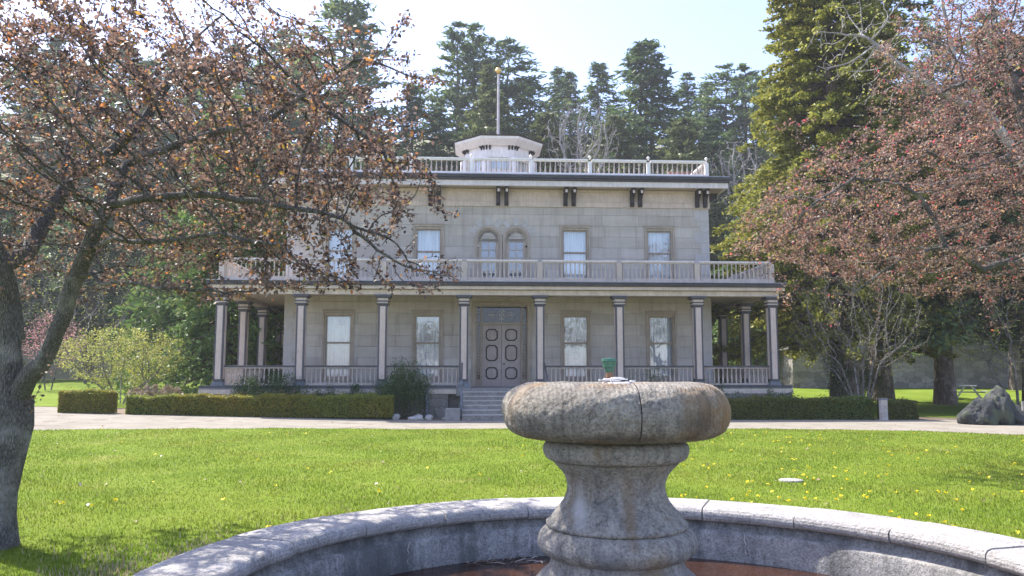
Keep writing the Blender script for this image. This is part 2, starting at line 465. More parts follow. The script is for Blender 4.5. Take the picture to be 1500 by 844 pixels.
M['leaf_hedge'] = leafmat('boxwood_leaf', [(0, (0.138,0.159,0.025)), (0.4, (0.234,0.248,0.042)), (0.8, (0.329,0.319,0.057)), (1, (0.426,0.319,0.069))], trans=0.35, spec=0.3,
                          hue_noise=(0.6, (1.15,0.9,0.7), (0.8,1.1,0.9)))
M['leaf_hedge2'] = leafmat('dark_boxwood_leaf', [(0, (0.064,0.101,0.024)), (0.4, (0.114,0.161,0.037)), (0.8, (0.186,0.222,0.053)), (1, (0.257,0.202,0.059))], trans=0.35, spec=0.3,
                          hue_noise=(0.6, (1.2,0.95,0.8), (0.8,1.1,0.9)))
M['grass'] = leafmat('grass_blade', [(0, (0.094,0.144,0.012)), (0.5, (0.159,0.219,0.020)), (0.82, (0.214,0.270,0.030)), (0.93, (0.282,0.298,0.081)), (1, (0.427,0.409,0.217))], trans=0.45, rough=0.6, spec=0.15,
                     hue_noise=(0.5, (1.35,1.05,1.3), (0.70,0.98,0.7)))
M['dry'] = leafmat('dry_grass', [(0, (0.30,0.22,0.14)), (1, (0.52,0.42,0.30))], trans=0.3)
M['litter'] = leafmat('fallen_leaf', [(0, (0.16,0.10,0.07)), (0.5, (0.34,0.22,0.15)), (0.8, (0.55,0.44,0.38)), (1, (0.72,0.62,0.58))], trans=0.2)
M['dandelion'] = leafmat('dandelion_petal', [(0, (0.78,0.58,0.01)), (1, (0.88,0.72,0.03))], trans=0.2)

# ------------------------------------------------------------------ terrain
def sstep(x, a, b):
    t = np.clip((np.asarray(x, dtype=float) - a) / (b - a), 0, 1)
    return t*t*(3-2*t)

def gz(x, y):
    x = np.asarray(x, dtype=float); y = np.asarray(y, dtype=float)
    return sstep(y, 14, 28) * np.clip((-x-3)*0.022, 0, 0.4) + sstep(y, 33, 60)*0.8

def hz(x, y):
    x = np.asarray(x, dtype=float); y = np.asarray(y, dtype=float)
    s = np.clip(y - 70, 0, None)
    h = 0.56*s * (1 - 0.25*sstep(y, 90, 170))
    w = np.sin(x*0.045+1.3)*2.2 + np.sin(x*0.11+y*0.07)*1.2 + np.sin(x*0.31-y*0.23)*0.45
    return 0.75 + h + w*sstep(y, 72, 100)

def sheet(name, mat, xs, f0, f1, nt, zf, dz, parent=None, kind='structure'):
    """strip of ground between y=f0(x) and y=f1(x), following the height zf"""
    V = []; nx = len(xs)
    for j in range(nt+1):
        t = j/nt
        for x in xs:
            y = f0(x)*(1-t) + f1(x)*t
            V.append((x, y, float(zf(x, y)) + dz))
    F = [(j*nx+i, j*nx+i+1, (j+1)*nx+i+1, (j+1)*nx+i) for j in range(nt) for i in range(nx-1)]
    o = link(name, fast_mesh(name, V, F, mat, True))
    return tag(o, kind=kind)

def groundmat(name, stops, scale, bstr=0.5, speck=None, fine=60.0):
    m, nt, n, l, p = newmat(name)
    tc = n.new('ShaderNodeTexCoord'); o = tc.outputs['Object']
    a = noise(n, l, o, scale, 10, 0.7)
    r = ramp(n, stops); l.new(a.outputs[0], r.inputs[0])
    f = noise(n, l, o, fine, 5, 0.75)
    rf = ramp(n, [(0.3, (0.62,0.62,0.60)), (0.7, (1.2,1.2,1.2))]); l.new(f.outputs[0], rf.inputs[0])
    c = mixc(n, l, r.outputs[0], rf.outputs[0], 0.7, 'MULTIPLY')
    if speck:
        s = noise(n, l, o, speck[0], 6, 0.65)
        rs = ramp(n, [(speck[1], (0,0,0)), (speck[1]+0.09, (1,1,1))]); l.new(s.outputs[0], rs.inputs[0])
        c = mixc(n, l, c, speck[2], mixf(n, l, rs.outputs[0], speck[3]))
    l.new(c, p.inputs['Base Color'])
    p.inputs['Roughness'].default_value = 0.95
    p.inputs['Specular IOR Level'].default_value = 0.1
    bump(n, l, p, f.outputs[0], bstr, 0.03)
    return m

M['soil'] = groundmat('bare_soil', [(0.3, (0.17,0.13,0.09)), (0.7, (0.30,0.24,0.18))], 0.8)
M['gravel'] = groundmat('pale_gravel', [(0.3, (0.25,0.225,0.185)), (0.7, (0.36,0.325,0.27))], 0.9, 0.6, (1.6, 0.54, (0.17,0.145,0.115), 0.6))
M['lawn'] = groundmat('lawn_turf', [(0.25, (0.10,0.155,0.014)), (0.5, (0.16,0.225,0.022)), (0.75, (0.22,0.27,0.045))], 0.7, 0.8, (0.55, 0.60, (0.30,0.28,0.09), 0.5), 35.0)
M['hill'] = groundmat('hill_grass', [(0.3, (0.09,0.095,0.05)), (0.5, (0.18,0.175,0.09)), (0.7, (0.34,0.30,0.19))], 0.12, 0.8, (0.5, 0.56, (0.05,0.06,0.03), 0.7), 3.0)

BC, BR = (0.77, 4.76), 2.98             # basin centre and outer radius
def lawn_edge(x):
    return 0.07*math.sin(2.7*x+1) + 0.05*math.sin(6.1*x) + lawn_line(x)
def lawn_line(x):
    return 24.0 - 0.10*min(-x, 6) - 0.26*max(0, -x-6) if x < 0 else (24.0 - 0.01*x - 0.03*max(0, x-6)**2 - 0.35*max(0, x-11.5))
gx = [-1500, -400, -150, -90] + list(np.arange(-60, 61, 3.0)) + [90, 150, 400, 1500]
gy = [-300, -60, -20] + list(np.arange(-6, 64, 2.0)) + [70, 90, 150, 400, 2500]
V = [(x, y, float(gz(x, y))) for y in gy for x in gx]
nx = len(gx)
F = [(j*nx+i, j*nx+i+1, (j+1)*nx+i+1, (j+1)*nx+i) for j in range(len(gy)-1) for i in range(nx-1)]
tag(link('ground', fast_mesh('ground', V, F, M['soil'], True)), kind='structure')
lx = list(np.arange(-40, 40.1, 0.25))
sheet('lawn', M['lawn'], lx, lambda x: -12, lawn_edge, 24, gz, 0.012)
sheet('gravel_path', M['gravel'], lx, lambda x: lawn_edge(x)-0.05, lambda x: max(lawn_edge(x), 28.3 + (3.4*float(sstep(-x, 15.3, 16.4)) if x < 0 else 0.4)), 10, gz, 0.006)
sheet('side_lawn', M['lawn'], list(np.arange(-90, -12.9, 1.5)), lambda x: 31.9, lambda x: 66, 16, gz, 0.012)
sheet('side_lawn', M['lawn'], list(np.arange(12.5, 70, 1.5)), lambda x: 29.9 + (0.7 if 14.5 < x < 16.3 else 0), lambda x: 66, 16, gz, 0.012)
# hillside
hx = list(np.arange(-200, 201, 4.0)); hy = list(np.arange(68, 250, 3.0))
V = [(x, y, float(hz(x, y)) - (0.6 if y < 70 else 0)) for y in hy for x in hx]
nx = len(hx)
F = [(j*nx+i, j*nx+i+1, (j+1)*nx+i+1, (j+1)*nx+i) for j in range(len(hy)-1) for i in range(nx-1)]
tag(link('hillside', fast_mesh('hillside', V, F, M['hill'], True)), kind='structure')

# ------------------------------------------------------------------ foliage helpers
def leaf_cloud(name, C, size, mat, rng, aspect=0.5, up=0.25, jitter=0.35, D=None):
    """one kite-shaped, slightly folded leaf per centre C (n,3)"""
    n = len(C)
    if D is None:
        D = rng.normal(size=(n, 3)); D[:, 2] *= 0.8
    D = D / (np.linalg.norm(D, axis=1, keepdims=True) + 1e-9)
    Nn = rng.normal(size=(n, 3)); Nn[:, 2] += up*2
    S = np.cross(D, Nn); S /= (np.linalg.norm(S, axis=1, keepdims=True) + 1e-9)
    Up = np.cross(S, D)
    L = (size * (1 + jitter * rng.uniform(-1, 1, size=(n, 1))))
    W = L * aspect * 0.5
    C = np.asarray(C)
    base = C - D*L*0.5
    tip = C + D*L*0.5 - Up*L*0.08
    a = C + S*W + Up*L*0.07 - D*L*0.05
    b = C - S*W + Up*L*0.07 - D*L*0.05
    V = np.stack([base, a, tip, b], axis=1).reshape(-1, 3)
    F = np.arange(4*n, dtype=np.int32).reshape(-1, 4)
    return fast_mesh(name, V, F, mat)

def grow(att, nodes, parents, step, kill, infl, iters, rng, grav=0.0, maxnodes=9000):
    """space colonisation: branches reach for the attractor points"""
    P = [np.array(p, dtype=float) for p in nodes]; par = list(parents)
    A = np.array(att, dtype=float)
    nd = np.full(len(A), 1e9); ni = np.zeros(len(A), dtype=int)
    def upd(i0):
        Q = np.array(P[i0:])
        for k in range(0, len(Q), 400):
            d = np.linalg.norm(A[:, None, :] - Q[None, k:k+400], axis=2)
            j = d.argmin(1); m = d[np.arange(len(A)), j]
            b = m < nd
            nd[b] = m[b]; ni[b] = i0 + k + j[b]
    upd(0)
    kids = {}
    for it in range(iters):
        keep = nd > kill
        A = A[keep]; nd = nd[keep]; ni = ni[keep]
        if len(A) == 0 or len(P) > maxnodes: break
        act = nd < infl
        if not act.any():
            act = nd < nd.min()*1.05
        d = {}
        dirs = A[act] - np.array(P)[ni[act]]
        dirs /= np.linalg.norm(dirs, axis=1, keepdims=True) + 1e-9
        idx = ni[act]
        u, inv = np.unique(idx, return_inverse=True)
        S = np.zeros((len(u), 3)); np.add.at(S, inv, dirs)
        i0 = len(P)
        for k, q in enumerate(u):
            v = S[k] / (np.linalg.norm(S[k]) + 1e-9) + rng.normal(size=3)*0.18
            v[2] -= grav
            v /= np.linalg.norm(v) + 1e-9
            if kids.get(q, 0) > 3: continue
            kids[q] = kids.get(q, 0) + 1
            P.append(P[q] + v*step); par.append(int(q))
        if len(P) == i0: break
        upd(i0)
    return np.array(P), np.array(par)

def radii(P, par, tip, power=2.3, rmin=None):
    n = len(P); r = np.zeros(n)
    for i in range(n-1, -1, -1):
        if r[i] == 0: r[i] = tip**power
        if par[i] >= 0: r[par[i]] += r[i]
    return r**(1/power)

def branch_mesh(name, P, par, r, mat, thick=0.02):
    n = len(P); ch = [[] for _ in range(n)]
    for i in range(n):
        if par[i] >= 0: ch[par[i]].append(i)
    mb = MB(); starts = [i for i in range(n) if par[i] < 0]
    stack = [(s, None) for s in starts]
    while stack:
        s, pr = stack.pop()
        chain = [s] if pr is None else [pr, s]
        c = s
        while ch[c]:
            k = sorted(ch[c], key=lambda q: -r[q])
            for o in k[1:]: stack.append((o, c))
            c = k[0]; chain.append(c)
        rr = [r[q] for q in chain]
        if pr is not None: rr[0] = min(rr[0], rr[1]*1.25)
        if len(chain) < 2: continue
        sides = 10 if max(rr) > 0.08 else (6 if max(rr) > thick else 3)
        mb.tube([P[q] for q in chain], rr, sides, cap=False)
    o = MB.build(mb, name, mat, fix=False)
    return o

def clump(C, f, ph, lo=0.35, gain=1.5):
    v = np.sin(C[:, 0]*f+ph)*np.sin(C[:, 1]*f*0.9+ph*2) + np.sin(C[:, 2]*f*1.15+ph*3+C[:, 0]*f*0.4)*0.6 + np.sin(C[:, 0]*f*2.3+C[:, 1]*f*1.9)*0.35
    return np.clip(0.6 + gain*0.5*v, lo, 1)

def ell(n, c, rad, rng, hollow=0.0):
    d = rng.normal(size=(n, 3)); d /= np.linalg.norm(d, axis=1, keepdims=True)
    t = rng.uniform(hollow**3, 1, size=(n, 1))**(1/3)
    return np.array(c) + d*t*np.array(rad)

def reparent(o, root):
    """make a world-space mesh object a child of root (an unrotated empty)"""
    o.parent = root
    o.location = (-root.location[0], -root.location[1], -root.location[2])
    return o

# ------------------------------------------------------------------ the mansion
HX, HY, HROT = -0.39, 30.756, 0.0527
house = empty('mansion', (HX, HY, 0), HROT)
tag(house, 'two-storey grey granite mansion with a columned porch, balcony and rooftop cupola', 'mansion')
VW = 1.916                       # wall plane
W0, W1 = -8.78, 8.84             # wall ends
DEPTH = 13.5
FLOOR = 1.10
COLS = [-10.70, -7.68, -4.58, -1.47, 1.47, 4.58, 7.68, 10.66]

def part(mb, name, mats, parent=None, **k):
    return mb.build(name, mats, parent or house, **k)

# -- walls with openings cut out
LW = [-6.59, -2.97, 3.13, 6.71]          # window axes
openings = [(c-0.60, c+0.60, 1.45, 4.14) for c in LW] + [(c-0.60, c+0.60, 5.42, 7.74) for c in LW]
openings += [(-1.02, 1.16, FLOOR, 4.50), (-1.02, 1.20, 5.25, 7.10)]
xs = sorted(set([W0, W1] + [o[0] for o in openings] + [o[1] for o in openings]))
zs = sorted(set([0.0, 8.62] + [o[2] for o in openings] + [o[3] for o in openings]))
wall = MB(); T = 0.45
def solid(xa, xb, za, zb):
    xm, zm = (xa+xb)/2, (za+zb)/2
    return not any(o[0] < xm < o[1] and o[2] < zm < o[3] for o in openings)
grid = [[solid(xs[i], xs[i+1], zs[j], zs[j+1]) for j in range(len(zs)-1)] for i in range(len(xs)-1)]
for i in range(len(xs)-1):
    for j in range(len(zs)-1):
        if not grid[i][j]: continue
        a, b, c, d = xs[i], xs[i+1], zs[j], zs[j+1]
        wall.add([(a,VW,c),(b,VW,c),(b,VW,d),(a,VW,d)], [(0,1,2,3)])
        if i+1 < len(xs)-1 and not grid[i+1][j]: wall.add([(b,VW,c),(b,VW+T,c),(b,VW+T,d),(b,VW,d)], [(0,1,2,3)])
        if i > 0 and not grid[i-1][j]: wall.add([(a,VW,c),(a,VW,d),(a,VW+T,d),(a,VW+T,c)], [(0,1,2,3)])
        if j+1 < len(zs)-1 and not grid[i][j+1]: wall.add([(a,VW,d),(b,VW,d),(b,VW+T,d),(a,VW+T,d)], [(0,1,2,3)])
        if j > 0 and not grid[i][j-1]: wall.add([(a,VW,c),(a,VW+T,c),(b,VW+T,c),(b,VW,c)], [(0,1,2,3)])
B = VW + DEPTH
wall.add([(W0,VW,0),(W0,B,0),(W0,B,8.62),(W0,VW,8.62)], [(0,3,2,1)])
wall.add([(W1,VW,0),(W1,B,0),(W1,B,8.62),(W1,VW,8.62)], [(0,1,2,3)])
wall.add([(W0,B,0),(W1,B,0),(W1,B,8.62),(W0,B,8.62)], [(0,3,2,1)])
wall.add([(W0+T,VW+T+0.6,0.2),(W1-T,VW+T+0.6,0.2),(W1-T,VW+T+0.6,8.6),(W0+T,VW+T+0.6,8.6)], [(0,1,2,3)])
part(wall, 'stone_wall', M['wall'], fix=False)
# quoins up the corners of the front
for cx, sg in ((W1, -1), (W0, 1)):
    q = MB(); z = 1.15; k = 0
    while z < 8.5:
        w = 0.62 if k % 2 else 0.36
        xa, xb = sorted((cx, cx + sg*w))
        q.box((xa+0.004 if sg > 0 else xa, VW-0.012, z+0.008), (xb if sg > 0 else xb-0.004, VW+0.02, min(z+0.45, 8.6)))
        z += 0.46; k += 1
    part(q, 'quoins', M['quoin'], bevel=0.008)
f = MB(); f.box((-11.3, -0.28, -0.6), (-2.05, VW-0.01, 0.88)); f.box((2.05, -0.28, -0.6), (11.25, VW-0.01, 0.88))
f.box((-11.3, VW-0.01, -0.6), (W0-0.02, VW+9.5, 0.88)); f.box((W1+0.02, VW-0.01, -0.6), (11.25, VW+9.5, 0.88))
f.box((-2.04, 0.05, -0.6), (2.04, VW-0.012, 0.88))
part(f, 'foundation', M['rubble'])
fl = MB()
fl.box((-11.32, -0.30, 1.06), (11.27, VW-0.004, FLOOR)); fl.box((-11.32, VW-0.004, 1.06), (W0-0.004, VW+9.5, FLOOR)); fl.box((W1+0.004, VW-0.004, 1.06), (11.27, VW+9.5, FLOOR))
part(fl, 'porch_floor', M['floor'])
sk = MB()
for a, b in ((-11.34, -1.75), (1.75, 11.29)):
    sk.box((a, -0.32, 0.885), (b, -0.285, 1.055), 0)
    sk.box((a, -0.305, 1.104), (b, -0.12, 1.20), 1)
sk.box((-1.748, -0.30, 0.80), (1.748, -0.27, 1.058), 2)
part(sk, 'porch_skirt', [M['trim'], M['dark'], M['step']])

# -- porch columns
def column(u, v):
    c = MB()
    c.cbox((0, 0, 2.87), (0.34, 0.34, 3.20))
    o = part(c, 'column', M['dark'], loc=(u, v, 0), bevel=0.01)
    p = MB()
    for dx, dy in ((0,-1),(0,1),(1,0),(-1,0)):
        s = (0.21, 0.02, 2.78) if dx == 0 else (0.02, 0.21, 2.78)
        p.cbox((dx*0.168, dy*0.168, 2.83), s)
    part(p, 'panel', M['panel'], o, bevel=0.004)
    k = MB()
    k.cbox((0,0,4.31), (0.44,0.44,0.05), 1); k.cbox((0,0,4.365), (0.40,0.40,0.06), 0)
    k.cbox((0,0,4.415), (0.46,0.46,0.045), 1); k.cbox((0,0,4.485), (0.40,0.40,0.10), 0)
    k.cbox((0,0,4.555), (0.50,0.50,0.045), 1); k.cbox((0,0,4.618), (0.60,0.60,0.08), 1)
    part(k, 'capital', [M['trim'], M['dark']], o, bevel=0.008)
    bs = MB(); bs.cbox((0,0,1.185), (0.46,0.46,0.16)); bs.cbox((0,0,1.30), (0.40,0.40,0.08))
    part(bs, 'plinth', M['iron'], o, bevel=0.01)
for u in COLS: column(u, 0)
for k in range(1, 4):
    column(COLS[0], 3.05*k); column(COLS[-1], 3.05*k)

# -- balusters: turned, one mesh shared by all that stand alone
def baluster_mb(mb, c, h, r=0.034):
    pr = [(r*0.9,0),(r*1.1,h*0.05),(r*0.75,h*0.10),(r*1.25,h*0.22),(r*1.05,h*0.36),(r*0.62,h*0.62),(r*0.55,h*0.80),(r*0.95,h*0.88),(r*0.7,h*0.92),(r*0.95,h)]
    mb.lathe(pr, c, 7)
bm_ = MB(); baluster_mb(bm_, (0,0,0), 0.60)
BAL_ME = None
LONE = [0]
rest = MB()
def balustrade(a, b, v, z0, zb, zt, ztop, mats, lone, axis='u', spacing=0.173, name='balustrade', wid=0.12):
    """bottom rail z0..zb, balusters zb..zt, top rail zt..ztop, between a and b"""
    global BAL_ME
    m = MB()
    def bx(z_0, z_1, w, mi):
        if axis == 'u': m.box((a, v-w/2, z_0), (b, v+w/2, z_1), mi)
        else: m.box((v-w/2, a, z_0), (v+w/2, b, z_1), mi)
    bx(z0, zb, wid*0.8, 0)
    bx(zt, zt+(ztop-zt)*0.4, wid*0.75, 0)
    bx(zt+(ztop-zt)*0.4+0.001, ztop, wid*1.15, 1)
    o = part(m, name, mats[:2], bevel=0.008)
    n = max(1, int(round((b-a)/spacing)))
    for i in range(n):
        q = a + (b-a)*(i+0.5)/n
        c = (q, v, zb) if axis == 'u' else (v, q, zb)
        if lone and LONE[0] < 100:
            if BAL_ME is None:
                x = bm_.build('baluster', M['balus'], o, loc=c); BAL_ME = x.data
            else:
                x = link('baluster', BAL_ME, o, c)
            LONE[0] += 1
        else:
            baluster_mb(rest, c, zt-zb)
    return o
def post(parent, u, v, z0, z1, w, mat, base=None, finial=False):
    p = MB(); p.cbox((u, v, (z0+z1)/2), (w, w, z1-z0))
    x = p.build('newel_post', mat, parent, bevel=0.008)
    q = MB()
    if base: q.cbox((u, v, z0+0.05), (w*1.15, w*1.15, 0.1))
    if finial: q.lathe([(0.03,0),(0.03,0.03),(0.07,0.07),(0.075,0.11),(0.04,0.16),(0.0,0.17)], (u, v, z1), 8)
    return x

# porch rail
for i in range(7):
    if i == 3: continue
    balustrade(COLS[i]+0.18, COLS[i+1]-0.18, 0, 1.21, 1.28, 1.84, 1.96, [M['balus'], M['dark']], False)
for k in range(3):
    for u in (COLS[0], COLS[-1]):
        balustrade(3.05*k+0.18, 3.05*(k+1)-0.18, u, 1.21, 1.28, 1.84, 1.96, [M['balus'], M['dark']], False, 'v')
# porch roof: beam, soffit, cornice, gutter, deck
bt = MB()
bt.box((COLS[0]-0.24, -0.22, 4.665), (COLS[-1]+0.24, 0.2, 4.86), 0)
bt.box((COLS[0]-0.24, 0.2, 4.665), (COLS[0]+0.2, 9.4, 4.86), 0); bt.box((COLS[-1]-0.2, 0.2, 4.665), (COLS[-1]+0.24, 9.4, 4.86), 0)
bt.box((COLS[0]-0.42, -0.40, 4.87), (COLS[-1]+0.42, -0.1, 5.0), 0)
bt.box((COLS[0]-0.42, -0.1, 4.87), (COLS[0], 9.5, 5.0), 0); bt.box((COLS[-1], -0.1, 4.87), (COLS[-1]+0.42, 9.5, 5.0), 0)
part(bt, 'porch_beam', M['trim'], bevel=0.01)
sf = MB(); sf.box((COLS[0]+0.202, 0.202, 4.80), (COLS[-1]-0.202, VW-0.005, 4.85)); sf.box((COLS[0]+0.202, VW-0.005, 4.80), (W0-0.005, 9.4, 4.85)); sf.box((W1+0.005, VW-0.005, 4.80), (COLS[-1]-0.202, 9.4, 4.85))
part(sf, 'porch_ceiling', M['soffit'])
gt = MB()
gt.box((COLS[0]-0.47, -0.48, 5.003), (COLS[-1]+0.47, -0.36, 5.15), 0)
gt.box((COLS[0]-0.47, -0.36, 5.003), (COLS[0]-0.36, 9.6, 5.15), 0); gt.box((COLS[-1]+0.36, -0.36, 5.003), (COLS[-1]+0.47, 9.6, 5.15), 0)
gt.box((COLS[0]-0.49, -0.50, 5.152), (COLS[-1]+0.49, -0.35, 5.18), 1)
part(gt, 'porch_gutter', [M['gutter'], M['gutter_lip']], bevel=0.012)
dk = MB(); dk.box((COLS[0]-0.34, -0.34, 5.02), (COLS[-1]+0.34, VW-0.004, 5.20)); dk.box((COLS[0]-0.34, VW-0.004, 5.02), (W0-0.004, 9.5, 5.20)); dk.box((W1+0.004, VW-0.004, 5.02), (COLS[-1]+0.34, 9.5, 5.20))
part(dk, 'balcony_deck', M['rail'])
bal_list = []
for i in [1, 2, 3, 4, 5, 6, 0]:
    o = balustrade(COLS[i]+0.09, COLS[i+1]-0.09, -0.1, 5.205, 5.36, 5.95, 6.06, [M['balus'], M['rail']], True)
    p_ = post(o, COLS[i+1], -0.1, 5.202, 5.96, 0.20, M['balus'], True)
    if i == 0: post(o, COLS[0], -0.1, 5.202, 5.96, 0.20, M['balus'], True)
for k in range(3):
    for u in (COLS[0], COLS[-1]):
        o = balustrade(-0.1+3.05*k+0.11, -0.1+3.05*(k+1)-0.11, u, 5.205, 5.36, 5.95, 6.06, [M['balus'], M['rail']], False, 'v')
        post(o, u, -0.1+3.05*(k+1), 5.202, 5.96, 0.20, M['balus'])
# stair panel climbing to the balcony at the right hand end
sp = MB(); sp.prism([(9.1, 5.21), (10.5, 5.21), (10.5, 5.98), (10.3, 5.98)], 3.2, 3.3)
part(sp, 'stair_panel', M['balus'])

# -- windows
def glassmat(name, tint, refl):
    m, nt, n, l, p = newmat(name)
    tr = n.new('ShaderNodeBsdfTransparent'); tr.inputs[0].default_value = (*tint, 1)
    gl = n.new('ShaderNodeBsdfGlossy'); gl.inputs['Roughness'].default_value = 0.02
    tc = n.new('ShaderNodeTexCoord'); nz = noise(n, l, tc.outputs['Object'], 2.5, 2, 0.5)
    b = n.new('ShaderNodeBump'); b.inputs['Strength'].default_value = 0.06; b.inputs['Distance'].default_value = 0.05
    l.new(nz.outputs[0], b.inputs['Height']); l.new(b.outputs[0], gl.inputs['Normal'])
    mx = n.new('ShaderNodeMixShader'); mx.inputs[0].default_value = refl
    l.new(tr.outputs[0], mx.inputs[1]); l.new(gl.outputs[0], mx.inputs[2])
    l.new(mx.outputs[0], n['Material Output'].inputs[0])
    return m
M['glass'] = glassmat('window_glass', (0.93, 0.96, 0.97), 0.22)
M['dark_glass'] = glassmat('dark_glass', (0.35, 0.38, 0.42), 0.06)
def curtainmat():
    m, nt, n, l, p = newmat('sheer_curtain')
    tc = n.new('ShaderNodeTexCoord')
    w = noise(n, l, mapping(n, l, tc.outputs['Object'], (7, 1, 0.25)), 2.0, 3, 0.5)
    r = ramp(n, [(0.3, (0.50,0.52,0.53)), (0.65, (0.74,0.75,0.75))]); l.new(w.outputs[0], r.inputs[0])
    l.new(r.outputs[0], p.inputs['Base Color'])
    p.inputs['Roughness'].default_value = 0.9
    bump(n, l, p, w.outputs[0], 0.6, 0.05)
    return m
M['curtain'] = curtainmat()
M['panel_grey'] = paint('grey_inner_panel', (0.42, 0.42, 0.43), vary=0.15)
M['sign'] = paint('window_notice', (0.30, 0.32, 0.33), vary=0.05, streak=False)

def window(c, z0, z1, notice=False, inner_panel=None):
    """double-hung sash window: casing 1.28 wide, one meeting rail, sheer curtain behind"""
    wo, wi = 0.64, 0.48
    m = MB()
    y0, y1 = VW-0.05, VW+0.06
    m.ring([(c-wo,z0-0.05),(c+wo,z0-0.05),(c+wo,z1+0.06),(c-wo,z1+0.06)], [(c-wo+0.075,z0),(c+wo-0.075,z0),(c+wo-0.075,z1-0.02),(c-wo+0.075,z1-0.02)], y0, y1)
    m.ring([(c-wo+0.076,z0+0.001),(c+wo-0.076,z0+0.001),(c+wo-0.076,z1-0.021),(c-wo+0.076,z1-0.021)], [(c-wi-0.02,z0+0.08),(c+wi+0.02,z0+0.08),(c+wi+0.02,z1-0.12),(c-wi-0.02,z1-0.12)], VW-0.01, VW+0.10)
    m.box((c-wo-0.03, VW-0.075, z1+0.061), (c+wo+0.03, VW+0.03, z1+0.11))
    o = part(m, 'window', M['frame'], bevel=0.008)
    zm = z0 + (z1-z0)*0.555
    s = MB()
    s.ring([(c-wi-0.019,z0+0.081),(c+wi+0.019,z0+0.081),(c+wi+0.019,zm-0.02),(c-wi-0.019,zm-0.02)], [(c-wi+0.02,z0+0.14),(c+wi-0.02,z0+0.14),(c+wi-0.02,zm-0.055),(c-wi+0.02,zm-0.055)], VW+0.11, VW+0.15)
    s.ring([(c-wi-0.019,zm-0.019),(c+wi+0.019,zm-0.019),(c+wi+0.019,z1-0.121),(c-wi-0.019,z1-0.121)], [(c-wi+0.02,zm+0.02),(c+wi-0.02,zm+0.02),(c+wi-0.02,z1-0.17),(c-wi+0.02,z1-0.17)], VW+0.07, VW+0.11)
    s.build('sash', M['frame'], o)
    g = MB(); g.add([(c-wi,VW+0.13,z0+0.1),(c+wi,VW+0.13,z0+0.1),(c+wi,VW+0.13,zm-0.03),(c-wi,VW+0.13,zm-0.03)], [(0,1,2,3)])
    g.add([(c-wi,VW+0.09,zm),(c+wi,VW+0.09,zm),(c+wi,VW+0.09,z1-0.14),(c-wi,VW+0.09,z1-0.14)], [(0,1,2,3)])
    g.build('pane', M['glass'], o, fix=False)
    cu = MB(); n = 40; vsx = []
    for i in range(n+1):
        u = -0.56 + 1.12*i/n
        y = VW + 0.24 + 0.022*math.sin(i*1.35 + c*3) + 0.01*math.sin(i*3.1)
        vsx += [(c+u, y, z0+0.02), (c+u, y, z1-0.03)]
    cu.add(vsx, [(2*i, 2*i+2, 2*i+3, 2*i+1) for i in range(n)], 0, True)
    cu.build('curtain', M['curtain'], o, fix=False)
    if inner_panel:
        bl = MB(); bl.box((c+inner_panel[0], VW+0.17, inner_panel[2]), (c+inner_panel[1], VW+0.18, inner_panel[3])); bl.build('inner_panel', M['panel_grey'], o)  # plain grey rectangle set just behind the pane
    if notice:
        bl = MB(); bl.ring([(c-0.10,2.25),(c+0.10,2.25),(c+0.10,2.52),(c-0.10,2.52)], [(c-0.085,2.27),(c+0.085,2.27),(c+0.085,2.505),(c-0.085,2.505)], VW+0.160, VW+0.165); bl.build('notice', M['sign'], o)
window(LW[0], 1.40, 4.14, inner_panel=(-0.05, 0.22, 3.62, 4.02)); window(LW[1], 1.40, 4.14, True, (-0.08, 0.2, 3.02, 4.02)); window(LW[2], 1.40, 4.14, True, (-0.47, -0.2, 3.05, 3.6)); window(LW[3], 1.40, 4.14)
for c in LW: window(c, 5.40, 7.74, inner_panel=(0.18, 0.42, 7.1, 7.6) if c == LW[3] else None)

# -- twin arched doors to the balcony
def arch(c, hw, z0, zs_, n=14):
    pts = [(c-hw, z0)] + [(c - hw*math.cos(PI*i/n), zs_ + hw*math.sin(PI*i/n)) for i in range(n+1)] + [(c+hw, z0)]
    return pts
AC = [-0.49, 0.66]
for c in AC:
    m = MB()
    # arched casing: a moulding stepping inward
    m.ring(arch(c, 0.565, 5.22, 7.20), arch(c, 0.47, 5.22, 7.20), VW-0.06, VW+0.05, close=False)
    m.ring(arch(c, 0.469, 5.22, 7.20), arch(c, 0.415, 5.22, 7.20), VW-0.02, VW+0.07, close=False)
    m.ring(arch(c, 0.414, 5.22, 7.20), arch(c, 0.285, 5.22, 7.20), VW+0.0, VW+0.05, close=False)
    m.box((c-0.30, VW+0.0, 7.11), (c+0.30, VW+0.05, 7.24)); m.box((c-0.30, VW+0.001, 5.22), (c+0.30, VW+0.05, 5.34))
    o = part(m, 'arched_door', M['frame'], bevel=0.006)
    s = MB()
    for zz in (5.86, 6.42, 6.75): s.box((c-0.29, VW+0.015, zz), (c+0.29, VW+0.045, zz+0.035))
    s.box((c-0.016, VW+0.014, 5.34), (c+0.016, VW+0.044, 7.11))
    s.build('glazing_bar', M['frame'], o)
    g = MB(); a = arch(c, 0.30, 5.3, 7.20)
    g.add([(x, VW+0.03, z) for x, z in a], [tuple(range(len(a)))]); g.build('pane', M['glass'], o, fix=False)
    bk = MB(); bk.add([(c-0.29,VW+0.10,6.1),(c+0.29,VW+0.10,6.1),(c+0.29,VW+0.10,7.08),(c-0.29,VW+0.10,7.08)], [(0,1,2,3)]); bk.build('curtain', M['curtain'], o, fix=False)
    lp = MB(); x = c - 0.42 if c < 0 else c + 0.42
    lp.lathe([(0.0,-0.05),(0.03,-0.04),(0.035,0.0),(0.03,0.03),(0.0,0.04)], (x, VW-0.06, 6.92), 8); lp.build('lamp_globe', M['rail'] if c < 0 else M['black'], o)
